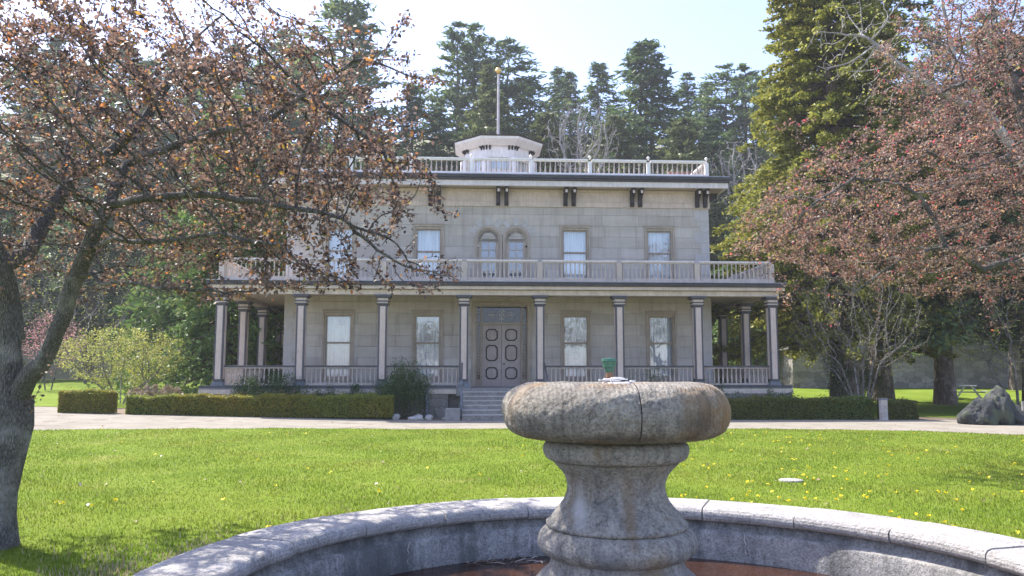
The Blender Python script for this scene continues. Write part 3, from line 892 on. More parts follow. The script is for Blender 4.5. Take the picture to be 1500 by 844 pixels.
# dark sheet closing the square opening behind the arched doors
spn = MB()
for (xa, xb) in ((-1.02, 1.20),):
    spn.box((xa-0.003, VW+0.08, 5.25), (xb+0.003, VW+0.12, 7.103))
vs_m = MB()
# arch stones (voussoirs) cut into the ashlar above the pair
for c in AC:
    for i in range(-2, 3):
        a = i*0.52
        if (c < 0 and i > 1) or (c > 0 and i < -1): continue
        p0 = (c + 0.60*math.sin(a), 7.20 + 0.60*math.cos(a)); p1 = (c + 0.93*math.sin(a), 7.20 + 0.90*math.cos(a))
        dx, dz = math.cos(a)*0.10, -math.sin(a)*0.10
        vs_m.prism([(p0[0]-dx*0.8, p0[1]-dz*0.8), (p0[0]+dx*0.8, p0[1]+dz*0.8), (p1[0]+dx*1.4, p1[1]+dz*1.4), (p1[0]-dx*1.4, p1[1]-dz*1.4)], VW-0.012, VW+0.02)
part(vs_m, 'arch_stones', M['quoin'], bevel=0.006)
part(spn, 'arch_backing', M['dark'])

# -- front entrance
DC = 0.07
VD = VW + 0.30
m = MB()
m.ring([(DC-1.22,FLOOR),(DC-1.22,4.58),(DC+1.22,4.58),(DC+1.22,FLOOR)], [(DC-1.07,FLOOR),(DC-1.07,4.44),(DC+1.07,4.44),(DC+1.07,FLOOR)], VW-0.06, VW+0.08, close=False)
m.ring([(DC-1.069,FLOOR),(DC-1.069,4.439),(DC+1.069,4.439),(DC+1.069,FLOOR)], [(DC-1.03,FLOOR),(DC-1.03,4.40),(DC+1.03,4.40),(DC+1.03,FLOOR)], VW, VD+0.05, close=False)
m.box((DC-1.03, VD-0.06, 3.67), (DC+1.03, VD+0.06, 3.76))
for s in (-1, 1):
    m.box((DC+s*0.84-0.035, VD-0.05, FLOOR), (DC+s*0.84+0.035, VD+0.05, 4.40))
    m.box((min(DC+s*0.875, DC+s*1.03), VD-0.04, FLOOR), (max(DC+s*0.875, DC+s*1.03), VD+0.04, 1.42))
dframe = part(m, 'door_frame', M['frame'], bevel=0.006)
g = MB()
for s in (-1, 1):
    a, b = sorted((DC+s*0.875, DC+s*1.03))
    g.add([(a,VD,1.42),(b,VD,1.42),(b,VD,3.67),(a,VD,3.67)], [(0,1,2,3)]); g.add([(a,VD,3.76),(b,VD,3.76),(b,VD,4.40),(a,VD,4.40)], [(0,1,2,3)])
part(g, 'sidelight', M['dark_glass'], dframe, fix=False)
g = MB(); g.add([(DC-0.8,VD,3.76),(DC+0.8,VD,3.76),(DC+0.8,VD,4.40),(DC-0.8,VD,4.40)], [(0,1,2,3)])
tr_ = part(g, 'transom', M['dark_glass'], dframe, fix=False)
et = MB()
def loop2(pts, w=0.008):
    P3 = [(x, VD-0.012, z) for x, z in pts]
    et.tube(P3, [w]*len(P3), 4, cap=False)
def circ(cx, cz, r, n=14, a0=0, a1=2*PI): return [(cx + r*math.cos(a0+(a1-a0)*i/n), cz + r*math.sin(a0+(a1-a0)*i/n)) for i in range(n+1)]
for k in (-2, -1, 0, 1, 2):
    w_ = 0.11 - 0.02*abs(k)
    loop2([(DC+k*0.14-w_, 4.08), (DC+k*0.14, 4.08+w_*1.1), (DC+k*0.14+w_, 4.08), (DC+k*0.14, 4.08-w_*1.1), (DC+k*0.14-w_, 4.08)])
loop2([(DC, 3.82), (DC, 4.34)]); loop2([(DC-0.55, 4.08), (DC+0.55, 4.08)])
for s in (-1, 1):
    loop2(circ(DC+s*0.40, 4.14, 0.05)); loop2(circ(DC+s*0.40, 4.02, 0.05)); loop2(circ(DC+s*0.06, 4.24, 0.045)); loop2(circ(DC+s*0.06, 3.92, 0.045)); loop2(circ(DC+s*0.52, 4.08, 0.03))
    for zc in (3.88, 4.02, 4.16, 4.30): loop2(circ(DC+s*0.952, zc, 0.045, 8))
    for i in range(17): loop2(circ(DC+s*0.952, 1.52+i*0.128, 0.042, 6), 0.005)
part(et, 'etched_pattern', M['rail'], dframe, fix=False)
def octo(cx, cz, hw, hh, ch): return [(cx-hw+ch,cz-hh),(cx+hw-ch,cz-hh),(cx+hw,cz-hh+ch),(cx+hw,cz+hh-ch),(cx+hw-ch,cz+hh),(cx-hw+ch,cz+hh),(cx-hw,cz+hh-ch),(cx-hw,cz-hh+ch)]
for s in (-1, 1):
    a, b = sorted((DC+s*0.006, DC+s*0.80))
    d = MB(); d.box((a, VD+0.0, FLOOR+0.03), (b, VD+0.05, 3.665))
    do = part(d, 'door', M['door'], bevel=0.006)
    cx = (a+b)/2
    for cz, hh in ((1.67, 0.25), (2.50, 0.335), (3.25, 0.25)):
        t = MB(); t.ring(octo(cx, cz, 0.25, hh, 0.11), octo(cx, cz, 0.20, hh-0.05, 0.09), VD-0.025, VD+0.0)
        t.build('octagon_moulding', M['black'], do)
        t = MB(); t.prism(octo(cx, cz, 0.18, hh-0.07, 0.08), VD-0.012, VD-0.0005); t.build('octagon_panel', M['door'], do)
    if s > 0:
        t = MB(); t.lathe([(0,-0.03),(0.03,-0.02),(0.035,0),(0.03,0.02),(0,0.03)], (a+0.10, VD-0.05, 2.05), 8); t.build('door_knob', M['black'], do)
bk = MB(); bk.box((DC-1.03, VD+0.35, FLOOR), (DC+1.03, VD+0.38, 4.42)); part(bk, 'dark_hall_sheet', M['black'])  # black sheet added to stand for the unlit hall behind the glass
th = MB(); th.box((DC-1.25, VW-0.25, FLOOR+0.002), (DC+1.25, VD+0.1, FLOOR+0.035)); part(th, 'threshold', M['step'])

# -- front stair
st = MB(); M['tread'] = paint('lit_tread', (0.44, 0.41, 0.38), rough=0.8, vary=0.15, streak=False); n = 6; rise = (FLOOR+0.0)/7  # treads toned lighter than the risers, painting in the light from above
for i in range(n+1):
    z1 = FLOOR - i*rise - (0.0 if i else 0.001); z0 = FLOOR - (i+1)*rise
    y1 = -0.30 - (i-1)*0.30 if i else -0.302
    if i == 0: continue
    yb = -0.32 - (i-1)*0.30; yf = yb - 0.32
    st.box((-1.50, yf, -0.05), (1.55, yb-0.002 if i > 1 else -0.303, z1))
for i in range(1, n+1):
    z1 = FLOOR - i*rise; yb = -0.32 - (i-1)*0.30; yf = yb - 0.32
    st.box((-1.505, yf-0.03, z1+0.001), (1.555, yf+0.30, z1+0.040), 1)
sto = part(st, 'front_stair', [M['step'], M['tread']])
for s, u in ((-1, -1.55), (1, 1.60)):
    nb = MB(); nb.box((u-0.55 if s < 0 else u, -2.30, -0.05), (u-0.02 if s < 0 else u+0.53, -1.72, 0.42)); part(nb, 'stair_block', M['step'], bevel=0.03)
    npst = MB()
    pr = [(0.07,0.0),(0.08,0.06),(0.05,0.10),(0.075,0.2),(0.085,0.27),(0.05,0.36),(0.06,0.40),(0.04,0.45),(0.07,0.56),(0.05,0.66),(0.035,0.70),(0.065,0.78),(0.045,0.84),(0.06,0.9),(0.085,0.95),(0.08,1.02),(0.04,1.08),(0.0,1.09)]
    npst.lathe(pr, (u+0.02, -1.60, 0.30), 10); part(npst, 'iron_newel', M['iron'])
    hr = MB(); hr.tube([(u+0.02, -1.60, 1.34), (u+0.02, -1.2, 1.58), (u+0.02, -0.30, 2.02), (u+0.02, -0.16, 2.05)], [0.03]*4, 6); part(hr, 'handrail', M['dark'])
dsp = MB(); dsp.tube([(-2.85,-0.33,1.15),(-2.85,-0.37,1.02),(-2.85,-0.36,0.25),(-2.85,-0.42,0.05)], [0.075]*4, 8); part(dsp, 'downspout', M['iron'])

# -- frieze, brackets, cornice, roof
fz = MB()
fz.box((W0-0.05, VW-0.05, 8.60), (W1+0.05, VW+0.02, 8.83)); fz.box((W0-0.035, VW-0.035, 8.832), (W1+0.035, VW+0.02, 9.34)); fz.box((W0-0.06, VW-0.07, 8.815), (W1+0.06, VW-0.001, 8.85)); fz.box((W0-0.06, VW-0.09, 9.24), (W1+0.06, VW-0.001, 9.338))
fz.box((W0-0.05, VW+0.02, 8.60), (W0+0.02, B, 9.34)); fz.box((W1-0.02, VW+0.02, 8.60), (W1+0.05, B, 9.34))
part(fz, 'frieze', M['frieze'], bevel=0.006)
OV = 0.66
cn = MB()
cn.box((W0-OV, VW-OV, 9.342), (W1+OV, VW-OV+0.14, 9.57)); cn.box((W0-OV, VW-OV+0.141, 9.342), (W0-OV+0.14, B+OV, 9.57)); cn.box((W1+OV-0.14, VW-OV+0.141, 9.342), (W1+OV, B+OV, 9.57))
part(cn, 'cornice', M['rail'], bevel=0.012)
so = MB(); so.box((W0-OV+0.142, VW-OV+0.142, 9.36), (W1+OV-0.142, B+OV, 9.40)); part(so, 'roof_soffit', M['soffit'])
gt = MB(); y = VW-OV
gt.box((W0-OV-0.05, y-0.08, 9.573), (W1+OV+0.05, y+0.06, 9.66), 0); gt.box((W0-OV-0.09, y-0.12, 9.663), (W1+OV+0.09, y+0.06, 9.79), 0)
gt.box((W0-OV-0.08, y+0.061, 9.573), (W0-OV+0.05, B+OV, 9.79), 0); gt.box((W1+OV-0.05, y+0.061, 9.573), (W1+OV+0.08, B+OV, 9.79), 0)
gt.box((W0-OV-0.07, y-0.10, 9.792), (W1+OV+0.07, y+0.05, 9.83), 1)
part(gt, 'roof_gutter', [M['gutter'], M['gutter_lip']], bevel=0.012)
rf = MB(); rz0, rz1 = 9.80, 10.12
a, b, c, d = W0-OV+0.05, W1+OV-0.05, y+0.06, B+OV
rf.add([(a,c,rz0),(b,c,rz0),(b,d,rz0),(a,d,rz0),(a+5,c+5,rz1),(b-5,c+5,rz1),(b-5,d-5,rz1),(a+5,d-5,rz1),(a,c,9.58),(b,c,9.58),(b,d,9.58),(a,d,9.58)],
       [(0,1,5,4),(1,2,6,5),(2,3,7,6),(3,0,4,7),(4,5,6,7),(8,9,1,0),(9,10,2,1),(10,11,3,2),(11,8,0,3)])
part(rf, 'roof', M['roof'])
def bracket(u, v, sgn=-1, axis='v'):
    """scrolled eave bracket"""
    prof = [(0,8.63),(0.10,8.63),(0.12,8.70),(0.10,8.76),(0.13,8.95),(0.22,9.06),(0.38,9.12),(0.44,9.20),(0.44,9.30),(0.48,9.345),(0,9.345)]
    m = MB(); w = 0.085; n = len(prof)
    if axis == 'v':
        vsx = [(u-w, v+sgn*p, z) for p, z in prof] + [(u+w, v+sgn*p, z) for p, z in prof]
    else:
        vsx = [(u+sgn*p, v-w, z) for p, z in prof] + [(u+sgn*p, v+w, z) for p, z in prof]
    m.add(vsx, [tuple(range(n)), tuple(reversed(range(n, 2*n)))] + [(i, i+n, (i+1) % n + n, (i+1) % n) for i in range(n)])
    o = part(m, 'bracket', M['black'], bevel=0.006)
    t = MB()
    if axis == 'v': t.cbox((u, v+sgn*0.455, 9.19), (0.09, 0.02, 0.12)); t.cbox((u, v+sgn*0.27, 9.352), (0.24, 0.5, 0.02))
    else: t.cbox((u+sgn*0.455, v, 9.19), (0.02, 0.09, 0.12)); t.cbox((u+sgn*0.27, v, 9.352), (0.5, 0.24, 0.02))
    t.build('bracket_cap', M['trim'], o)
for c in (-8.45, -5.62, -2.73, 0.08, 2.90, 5.72, 8.50):
    bracket(c-0.17, VW-0.07); bracket(c+0.17, VW-0.07)
for v in (VW+0.35, VW+0.75, VW+4.2, VW+4.6):
    bracket(W1+0.05, v, 1, 'u'); bracket(W0-0.05, v, -1, 'u')
# roof balustrade
RP = [W0+0.1 + (W1-0.1-W0-0.1)*i/7 for i in range(8)]
for i in range(7):
    o = balustrade(RP[i]+0.08, RP[i+1]-0.08, 1.72, 9.835, 10.03, 10.51, 10.62, [M['white'], M['white']], False, spacing=0.205)
    for q in ([i, i+1] if i == 6 else [i]):
        post(o, RP[q], 1.72, 9.832, 10.52, 0.15, M['white'])
        fn = MB(); fn.lathe([(0.03,0),(0.03,0.04),(0.065,0.075),(0.07,0.11),(0.04,0.16),(0.0,0.17)], (RP[q], 1.72, 10.618), 8); fn.build('finial', M['white'], o)
for u in (RP[0], RP[-1]):
    for k in range(4):
        balustrade(1.72+2.8*k+0.08, 1.72+2.8*(k+1)-0.08, u, 9.835, 10.03, 10.51, 10.62, [M['white'], M['white']], False, 'v', spacing=0.205)
# chimneys
for (u, v, w) in ((9.0, 7.2, 0.50),):
    c = MB(); c.box((u-w, v-0.4, 9.5), (u+w, v+0.4, 11.35)); co = part(c, 'chimney', M['brick'])
    cc = MB(); cc.box((u-w-0.06, v-0.46, 11.352), (u+w+0.06, v+0.46, 11.47)); cc.build('chimney_cap', M['brick'], co)
# cupola
CU, CV = 0.13, 8.2
def oct_ring(r, rot=PI/8): return [(CU + r*math.cos(rot+i*PI/4), CV + r*math.sin(rot+i*PI/4)) for i in range(8)]
def oct_prism(mb, r0, z0, r1, z1, mi=0):
    a = oct_ring(r0); b = oct_ring(r1)
    mb.add([(x,y,z0) for x,y in a] + [(x,y,z1) for x,y in b], [tuple(reversed(range(8))), tuple(range(8,16))] + [(i,(i+1)%8,(i+1)%8+8,i+8) for i in range(8)], mi)
cp = MB()
oct_prism(cp, 1.84, 9.9, 1.84, 10.75); oct_prism(cp, 1.80, 12.05, 1.80, 12.62); oct_prism(cp, 1.88, 12.0, 1.88, 12.10)
for i in range(8):                                  # corner piers between the lights
    x, y = oct_ring(1.78)[i]
    a = PI/8 + i*PI/4
    cp.lathe([(0.24,0),(0.24,1.26)], (x, y, 10.751), 8, caps=False, smooth=False)
cup = part(cp, 'cupola', M['white'])
ce = MB(); oct_prism(ce, 1.95, 12.56, 2.30, 12.80); oct_prism(ce, 2.32, 12.80, 2.34, 12.92); ce.build('cupola_eave', M['white'], cup)
cr = MB(); oct_prism(cr, 2.38, 12.921, 2.40, 12.97, 0); oct_prism(cr, 2.40, 12.971, 0.2, 13.30, 0); cr.build('cupola_roof', M['gutter'], cup)
for i in range(8):
    a = i*PI/4; ca, sa = math.cos(a), math.sin(a)
    ap = 1.70*math.cos(PI/8)
    def T(t, dpt, z): return (CU + ca*(ap+dpt) - sa*t, CV + sa*(ap+dpt) + ca*t, z)
    if ca*0 + sa > 0.9: continue
    m = MB(); hw = 0.46
    def tb(t0, t1, z0, z1, d0, d1):
        m.add([T(t0,d0,z0),T(t1,d0,z0),T(t1,d1,z0),T(t0,d1,z0),T(t0,d0,z1),T(t1,d0,z1),T(t1,d1,z1),T(t0,d1,z1)], [(0,3,2,1),(4,5,6,7),(0,1,5,4),(1,2,6,5),(2,3,7,6),(3,0,4,7)])
    tb(-hw-0.07,-hw,10.76,12.03,-0.02,0.06); tb(hw,hw+0.07,10.76,12.03,-0.02,0.06); tb(-hw,hw,11.93,12.03,-0.02,0.06); tb(-hw,hw,10.76,10.86,-0.02,0.06)
    tb(-hw,hw,11.36,11.41,0.0,0.04)
    for t in (-0.16, 0.16): tb(t-0.015,t+0.015,10.86,11.93,0.0,0.03)
    tb(-hw,hw,11.05,11.08,0.0,0.03)
    wo_ = m.build('cupola_window', M['white'], cup)
    g = MB(); g.add([T(-hw,0.015,10.8),T(hw,0.015,10.8),T(hw,0.015,12.0),T(-hw,0.015,12.0)], [(0,1,2,3)]); g.build('pane', M['glass'], wo_, fix=False)
    g = MB(); g.add([T(-hw,-0.10,11.5),T(hw,-0.10,11.5),T(hw,-0.10,12.0),T(-hw,-0.10,12.0)], [(0,1,2,3)]); g.build('inner_panel', M['curtain'], wo_, fix=False)
    for t in (-0.62, -0.46, 0.46, 0.62):
        k = MB(); w_ = 0.04
        pr = [(0.0,12.38),(0.05,12.38),(0.08,12.45),(0.18,12.52),(0.20,12.60),(0.0,12.60)]
        n_ = len(pr)
        k.add([T(t-w_, 0.05+d, z) for d, z in pr] + [T(t+w_, 0.05+d, z) for d, z in pr], [tuple(range(n_)), tuple(reversed(range(n_,2*n_)))] + [(q, q+n_, (q+1)%n_+n_, (q+1)%n_) for q in range(n_)])
        k.build('cupola_bracket', M['black'], cup)
fp = MB(); fp.tube([(CU, CV, 13.2), (CU, CV, 14.8), (CU, CV, 16.75)], [0.075, 0.065, 0.05], 8); fp.lathe([(0.07,0),(0.07,0.06)], (CU, CV, 16.72), 8)
fpo = part(fp, 'flagpole', M['rail'])
m_, nt_, n_, l_, p_ = newmat('gilt_ball'); p_.inputs['Base Color'].default_value = (0.85, 0.58, 0.22, 1); p_.inputs['Metallic'].default_value = 0.9; p_.inputs['Roughness'].default_value = 0.3; M['gilt'] = m_
bl = MB(); bl.lathe([(0.0,-0.16)] + [(0.16*math.cos(a), 0.16*math.sin(a)) for a in np.linspace(-1.3, 1.3, 9)] + [(0.0,0.16)], (CU, CV, 16.98), 14); bl.build('flagpole_ball', M['gilt'], fpo)
ro = rest.build('baluster', M['balus'], house); ro['kind'] = 'stuff'
# small flood lamp on the porch beam
lm = MB(); lm.tube([(1.47,-0.3,5.2),(1.47,-0.36,5.25)], [0.04,0.05], 6)

# ------------------------------------------------------------------ fountain basin and pedestal
bx_, by_ = BC
basin = empty('fountain_basin', (bx_, by_, 0))
tag(basin, 'round stone fountain basin with a segmented coping, ringing brown water', 'fountain basin')
rng = np.random.default_rng(5)
bw_ = MB()
bw_.lathe([(2.93,-0.3),(2.93,0.345),(2.505,0.345),(2.50,0.275),(2.448,0.262),(2.44,0.24),(2.43,0.0),(2.46,-0.3)], (0,0,0), 96, caps=False)
bw_.build('basin_wall', M['basin'], basin)
joint0 = R(33-18)
for k in range(20):
    a0, a1 = joint0 + k*R(18) + 0.0022, joint0 + (k+1)*R(18) - 0.0022
    m = MB(); dz = rng.uniform(-0.006, 0.006); dr = rng.uniform(-0.006, 0.006)
    ro_, ri_ = BR+dr, 2.43+dr
    prof = [(ro_-0.01,0.348),(ro_,0.355),(ro_,0.42),(ro_-0.015,0.448),(ro_-0.04,0.457),(ro_-0.27,0.459),(ri_+0.05,0.457),(ri_+0.018,0.447),(ri_,0.425),(ri_-0.004,0.395),(ri_,0.365),(ri_+0.02,0.350),(ri_+0.06,0.348)]
    m.lathe([(r_, z_+dz) for r_, z_ in prof] + [(prof[0][0], prof[0][1]+dz)], (0,0,0), 10, 0, a0, a1)
    o = m.build('coping_stone', M['coping'], basin)
for ad in (104.5, 83.0, 61.0, 131.0, 148.0):
    rg = random.Random(int(ad)); m = MB(); P_ = []; a = R(ad)
    for i in range(9):
        a += rg.gauss(0, 0.0035); q = 2.437 - 0.003*math.sin(i)
        P_.append((q*math.cos(a), q*math.sin(a), 0.255 - 0.020*i))
    m.tube(P_, [0.004]+[0.005*rg.uniform(0.5, 1.2) for _ in range(7)]+[0.002], 4); m.build('lime_crack', M['rail'], basin)
wm, nt, n, l, p = newmat('brown_water')
tc = n.new('ShaderNodeTexCoord'); nz = noise(n, l, tc.outputs['Object'], 1.2, 6, 0.6)
r = ramp(n, [(0.35, (0.028,0.013,0.008)), (0.65, (0.062,0.028,0.015))]); l.new(nz.outputs[0], r.inputs[0]); l.new(r.outputs[0], p.inputs['Base Color'])
p.inputs['Roughness'].default_value = 0.06; p.inputs['IOR'].default_value = 1.33
rp = noise(n, l, tc.outputs['Object'], 5, 3, 0.5); bump(n, l, p, rp.outputs[0], 0.06, 0.03)
w = MB(); w.lathe([(0.3,0.03),(2.47,0.03)], (bx_, by_, 0), 64, caps=False)
tag(w.build('water', wm, fix=False), kind='structure')

ft = empty('stone_fountain', (bx_-0.16, by_, 0))
tag(ft, 'weathered granite fountain pedestal with a thick round bowl, standing in the brown water', 'fountain')
def smooth_prof(pts, n=5):
    out = []
    P = [np.array(q, dtype=float) for q in pts]
    for i in range(len(P)-1):
        p0, p1, p2, p3 = P[max(i-1,0)], P[i], P[i+1], P[min(i+2, len(P)-1)]
        for j in range(n):
            t = j/n
            out.append(tuple(0.5*((2*p1) + (-p0+p2)*t + (2*p0-5*p1+4*p2-p3)*t*t + (-p0+3*p1-3*p2+p3)*t**3)))
    out.append(tuple(P[-1]))
    return [(max(0.0, a), b) for a, b in out]
pd = MB()
pd.lathe(smooth_prof([(0.62,-0.1),(0.60,0.12),(0.56,0.30),(0.46,0.44),(0.395,0.50),(0.385,0.56)]), (0,0,0), 48, caps=False)
pd.build('base', M['pedestal'], ft)
pd = MB(); pd.lathe(smooth_prof([(0.38,0.558),(0.42,0.575),(0.455,0.61),(0.462,0.655),(0.44,0.70),(0.41,0.722),(0.39,0.728)]), (0,0,0), 48, caps=False)
pd.build('lower_ring', M['pedestal'], ft)
pd = MB(); pd.lathe([(0.36,0.729),(0.408,0.7295),(0.412,0.752)]+smooth_prof([(0.400,0.756),(0.358,0.81),(0.305,0.88),(0.286,0.95),(0.303,1.02),(0.355,1.08),(0.375,1.10)]), (0,0,0), 48, caps=False)
pd.build('neck', M['pedestal'], ft)
pd = MB(); pd.lathe(smooth_prof([(0.37,1.10),(0.405,1.115),(0.425,1.15),(0.425,1.19),(0.40,1.215),(0.36,1.228)]), (0,0,0), 48, caps=False)
pd.build('upper_ring', M['pedestal'], ft)
from mathutils import noise as mnoise
bprof = smooth_prof([(0.30,1.232),(0.48,1.234),(0.575,1.250),(0.638,1.295),(0.668,1.38),(0.655,1.455),(0.61,1.515),(0.54,1.546),(0.45,1.555),(0.33,1.547),(0.27,1.50),(0.24,1.45),(0.0,1.43)], 8)
for a0, a1 in ((R(-85.5), R(34.5)), (R(34.5), R(154.5)), (R(154.5), R(274.5))):
    m = MB(); m.lathe(bprof, (0,0,0), 110, 0, a0+0.004, a1-0.004, caps=False)
    for i_, p_ in enumerate(m.v):               # hand-dressed, pitted surface
        v_ = Vector(p_); q_ = math.hypot(p_[0], p_[1])
        if q_ < 0.2: continue
        k_ = mnoise.fractal(v_*5, 1.0, 2.0, 3)*0.012 + mnoise.noise(v_*38)*0.0035 + mnoise.noise(v_*75)*0.002
        m.v[i_] = (p_[0]*(1+k_/q_), p_[1]*(1+k_/q_), p_[2]+k_*0.5*(1 if p_[2] > 1.4 else 0))
    m.s = [True]*len(m.s)
    m.build('bowl_stone', M['bowl'], ft)
m = MB(); m.lathe([(0.60,1.30),(0.628,1.38),(0.615,1.455),(0.57,1.485),(0.50,1.515)], (0,0,0), 60, caps=False); m.build('bowl_core', M['black'], ft)
m = MB(); rg = random.Random(3)
for i in range(26):
    a = rg.uniform(0, 2*PI); q = rg.uniform(0.0, 0.085)
    m.cbox((-0.02+q*math.cos(a)*1.2, -0.30+q*math.sin(a)*0.7, 1.555+rg.uniform(0,0.012)+0.02*(1-q/0.13)), (rg.uniform(0.02,0.06), rg.uniform(0.02,0.05), rg.uniform(0.002,0.007)))
m.lathe([(0.09,0.0),(0.085,0.007),(0.0,0.010)], (-0.02, -0.30, 1.553), 11)
m.build('flaked_plaster', M['white'], ft)
m = MB(); m.lathe([(0.022,0),(0.022,0.20)], (-0.03, 0.0, 1.43), 8)
m.build('spray_pipe', paint('rusty_pipe', (0.28,0.16,0.09), vary=0.3), ft)
gm, nt, n, l, p = newmat('green_plastic'); p.inputs['Base Color'].default_value = (0.05,0.15,0.10,1); p.inputs['Roughness'].default_value = 0.4
m = MB(); m.lathe([(0.024,0.0),(0.030,0.025),(0.037,0.03),(0.041,0.062),(0.047,0.066),(0.045,0.082),(0.0,0.086)], (-0.03, 0.0, 1.615), 10, smooth=False)
m.build('green_cap', gm, ft)

# ------------------------------------------------------------------ grass, litter, dandelions
rng = np.random.default_rng(11)
def grass_patch(name, n, sampler, hmin, hmax, wfun, mat):
    x, y = sampler(n)
    d = np.hypot(x-BC[0], y-BC[1])
    le = np.array([lawn_edge(q) for q in x])
    ok = (d > BR+0.0) & (y < le - 0.02)
    x, y = x[ok], y[ok]; n = len(x)
    z = gz(x, y) + 0.010
    # thatch thins out close to the coping
    dd = d[ok] - BR
    h = rng.uniform(hmin, hmax, n) * (0.55 + 0.45*sstep(dd, 0, 0.9))
    h *= 0.75 + 0.5*(np.sin(x*1.7+np.sin(y*1.1)*2)*0.5+0.5)
    a = rng.uniform(0, 2*PI, n); lean = rng.uniform(0.1, 0.8, n)*h
    wv = wfun(y)
    dx, dy = np.cos(a), np.sin(a)
    px, py = -dy*wv, dx*wv
    V = np.empty((n, 3, 3))
    V[:, 0] = np.stack([x-px, y-py, z], 1); V[:, 1] = np.stack([x+px, y+py, z], 1)
    V[:, 2] = np.stack([x+dx*lean, y+dy*lean, z+h], 1)
    me = fast_mesh(name, V.reshape(-1, 3), np.arange(3*n).reshape(-1, 3), mat)
    return tag(link(name, me), 'short bright green grass blades covering the front lawn', 'grass', kind='stuff')
def wedge(y0, y1, pw):
    def s(n):
        y = y0 + (y1-y0)*rng.uniform(0, 1, n)**pw
        x = rng.uniform(-1, 1, n)*(0.80*y + 1.6)
        return x, y
    return s
grass_patch('grass', 450000, wedge(3.5, 25, 1.30), 0.014, 0.042, lambda y: 0.0022 + 0.00028*y, M['grass'])

def scatter_flat(name, pts, size, mat, label, cat, zoff=0.045, up=3.0, aspect=0.7):
    C = np.array([(x, y, float(gz(x, y)) + zoff) for x, y in pts])
    return tag(link(name, leaf_cloud(name, C, size, mat, rng, aspect, up, 0.5)), label, cat, kind='stuff')
# litter near the rim
pts = []
for a in rng.uniform(R(20), R(165), 420):
    q = BR + abs(rng.normal(0, 0.35)) + 0.02
    pts.append((BC[0]+q*math.cos(a), BC[1]+q*math.sin(a)))
for a in rng.normal(R(42), R(6), 200):
    q = BR + abs(rng.normal(0, 0.12)) + 0.02
    pts.append((BC[0]+q*math.cos(a), BC[1]+q*math.sin(a)))
for i in range(260):
    y = rng.uniform(5, 28); pts.append((rng.uniform(-0.6, 0.6)*y, y))
pts = [q for q in pts if math.hypot(q[0]-BC[0], q[1]-BC[1]) > BR+0.02]
scatter_flat('leaf_litter', pts, 0.05, M['litter'], 'dry pale brown leaves strewn on the lawn along the basin rim', 'leaf litter')
def rimside(n):
    a = np.where(rng.uniform(size=n) < 0.7, rng.uniform(R(112), R(175), n), rng.uniform(R(15), R(112), n)); q = BR + 0.03 + np.abs(rng.normal(0, 1, n))*np.where(a > R(112), 0.75, 0.35)
    w_ = 0.5 + 0.5*np.sin(q*3.1 + a*9)*np.sin(a*17 + q*1.3)
    k_ = rng.uniform(size=n) < 0.25 + 0.75*w_; a, q = a[k_], q[k_]
    return BC[0]+q*np.cos(a), BC[1]+q*np.sin(a)
tag(grass_patch('dry_thatch', 34000, rimside, 0.03, 0.06, lambda y: 0.0028+0.00045*y, M['dry']), 'tan dry grass mixed into the lawn along the basin rim', 'dry grass')
# dandelions: small rosettes of petals on the lawn, thick to the right of the basin
fl = []
while len(fl) < 250:
    y = rng.uniform(7, 22)
    x = rng.normal(0.30*y+0.6, 0.16*y) if rng.uniform() < 0.8 else rng.uniform(-0.6, 0.62)*y
    if y > 11 and rng.uniform() < 0.55: continue
    if math.hypot(x-BC[0], y-BC[1]) > BR+0.05: fl.append((x, y))
C = []
for x, y in fl:
    for k in range(5):
        C.append((x+rng.normal(0, 0.012), y+rng.normal(0, 0.012), float(gz(x, y))+0.055+rng.normal(0, 0.006)))
tag(link('dandelions', leaf_cloud('dandelions', np.array(C), 0.034, M['dandelion'], rng, 0.9, 2.0, 0.3)), 'yellow dandelion heads dotted over the lawn, thickest beyond the basin on the right', 'dandelions', kind='stuff')
# flat pale cover stone in the lawn
cs = MB(); cs.lathe([(0.18,0.0),(0.18,0.024),(0.17,0.03),(0.0,0.031)], (4.2, 12.2, 0.005), 14)
tag(cs.build('cover_stone', M['coping']), 'flat pale round cover set in the lawn among dandelions', 'cover')
# floating twigs on the water
m = MB(); rg = random.Random(8)
for i in range(60):
    x = rg.gauss(-0.35, 0.35); y = rg.gauss(6.95, 0.10); a = rg.uniform(0, PI); L_ = rg.uniform(0.03, 0.16)
    if math.hypot(x-BC[0], y-BC[1]) > 2.4: continue
    m.tube([(x, y, 0.036), (x+math.cos(a)*L_*0.5, y+math.sin(a)*L_*0.5, 0.045), (x+math.cos(a)*L_, y+math.sin(a)*L_, 0.036)], [0.004, 0.004, 0.002], 4)
tag(m.build('floating_debris', M['litter']), 'twigs and dead leaves floating on the brown basin water', 'debris', kind='stuff')

# ------------------------------------------------------------------ crabapples
def poly_seed(lines):
    """lines: list of polylines; the first point of a later line snaps to the nearest existing node"""
    P = []; par = []
    for ln in lines:
        ln = [np.array(q, dtype=float) for q in ln]
        if P:
            d = [np.linalg.norm(ln[0]-q) for q in P]; prev = int(np.argmin(d))
        else:
            P.append(ln[0]); par.append(-1); prev = 0
        for a, b in zip(ln[:-1], ln[1:]):
            k = max(1, int(np.linalg.norm(b-a)/0.16))
            for j in range(1, k+1):
                q = a + (b-a)*j/k + np.random.default_rng(len(P)).normal(size=3)*0.008
                P.append(q); par.append(prev); prev = len(P)-1
    return P, par

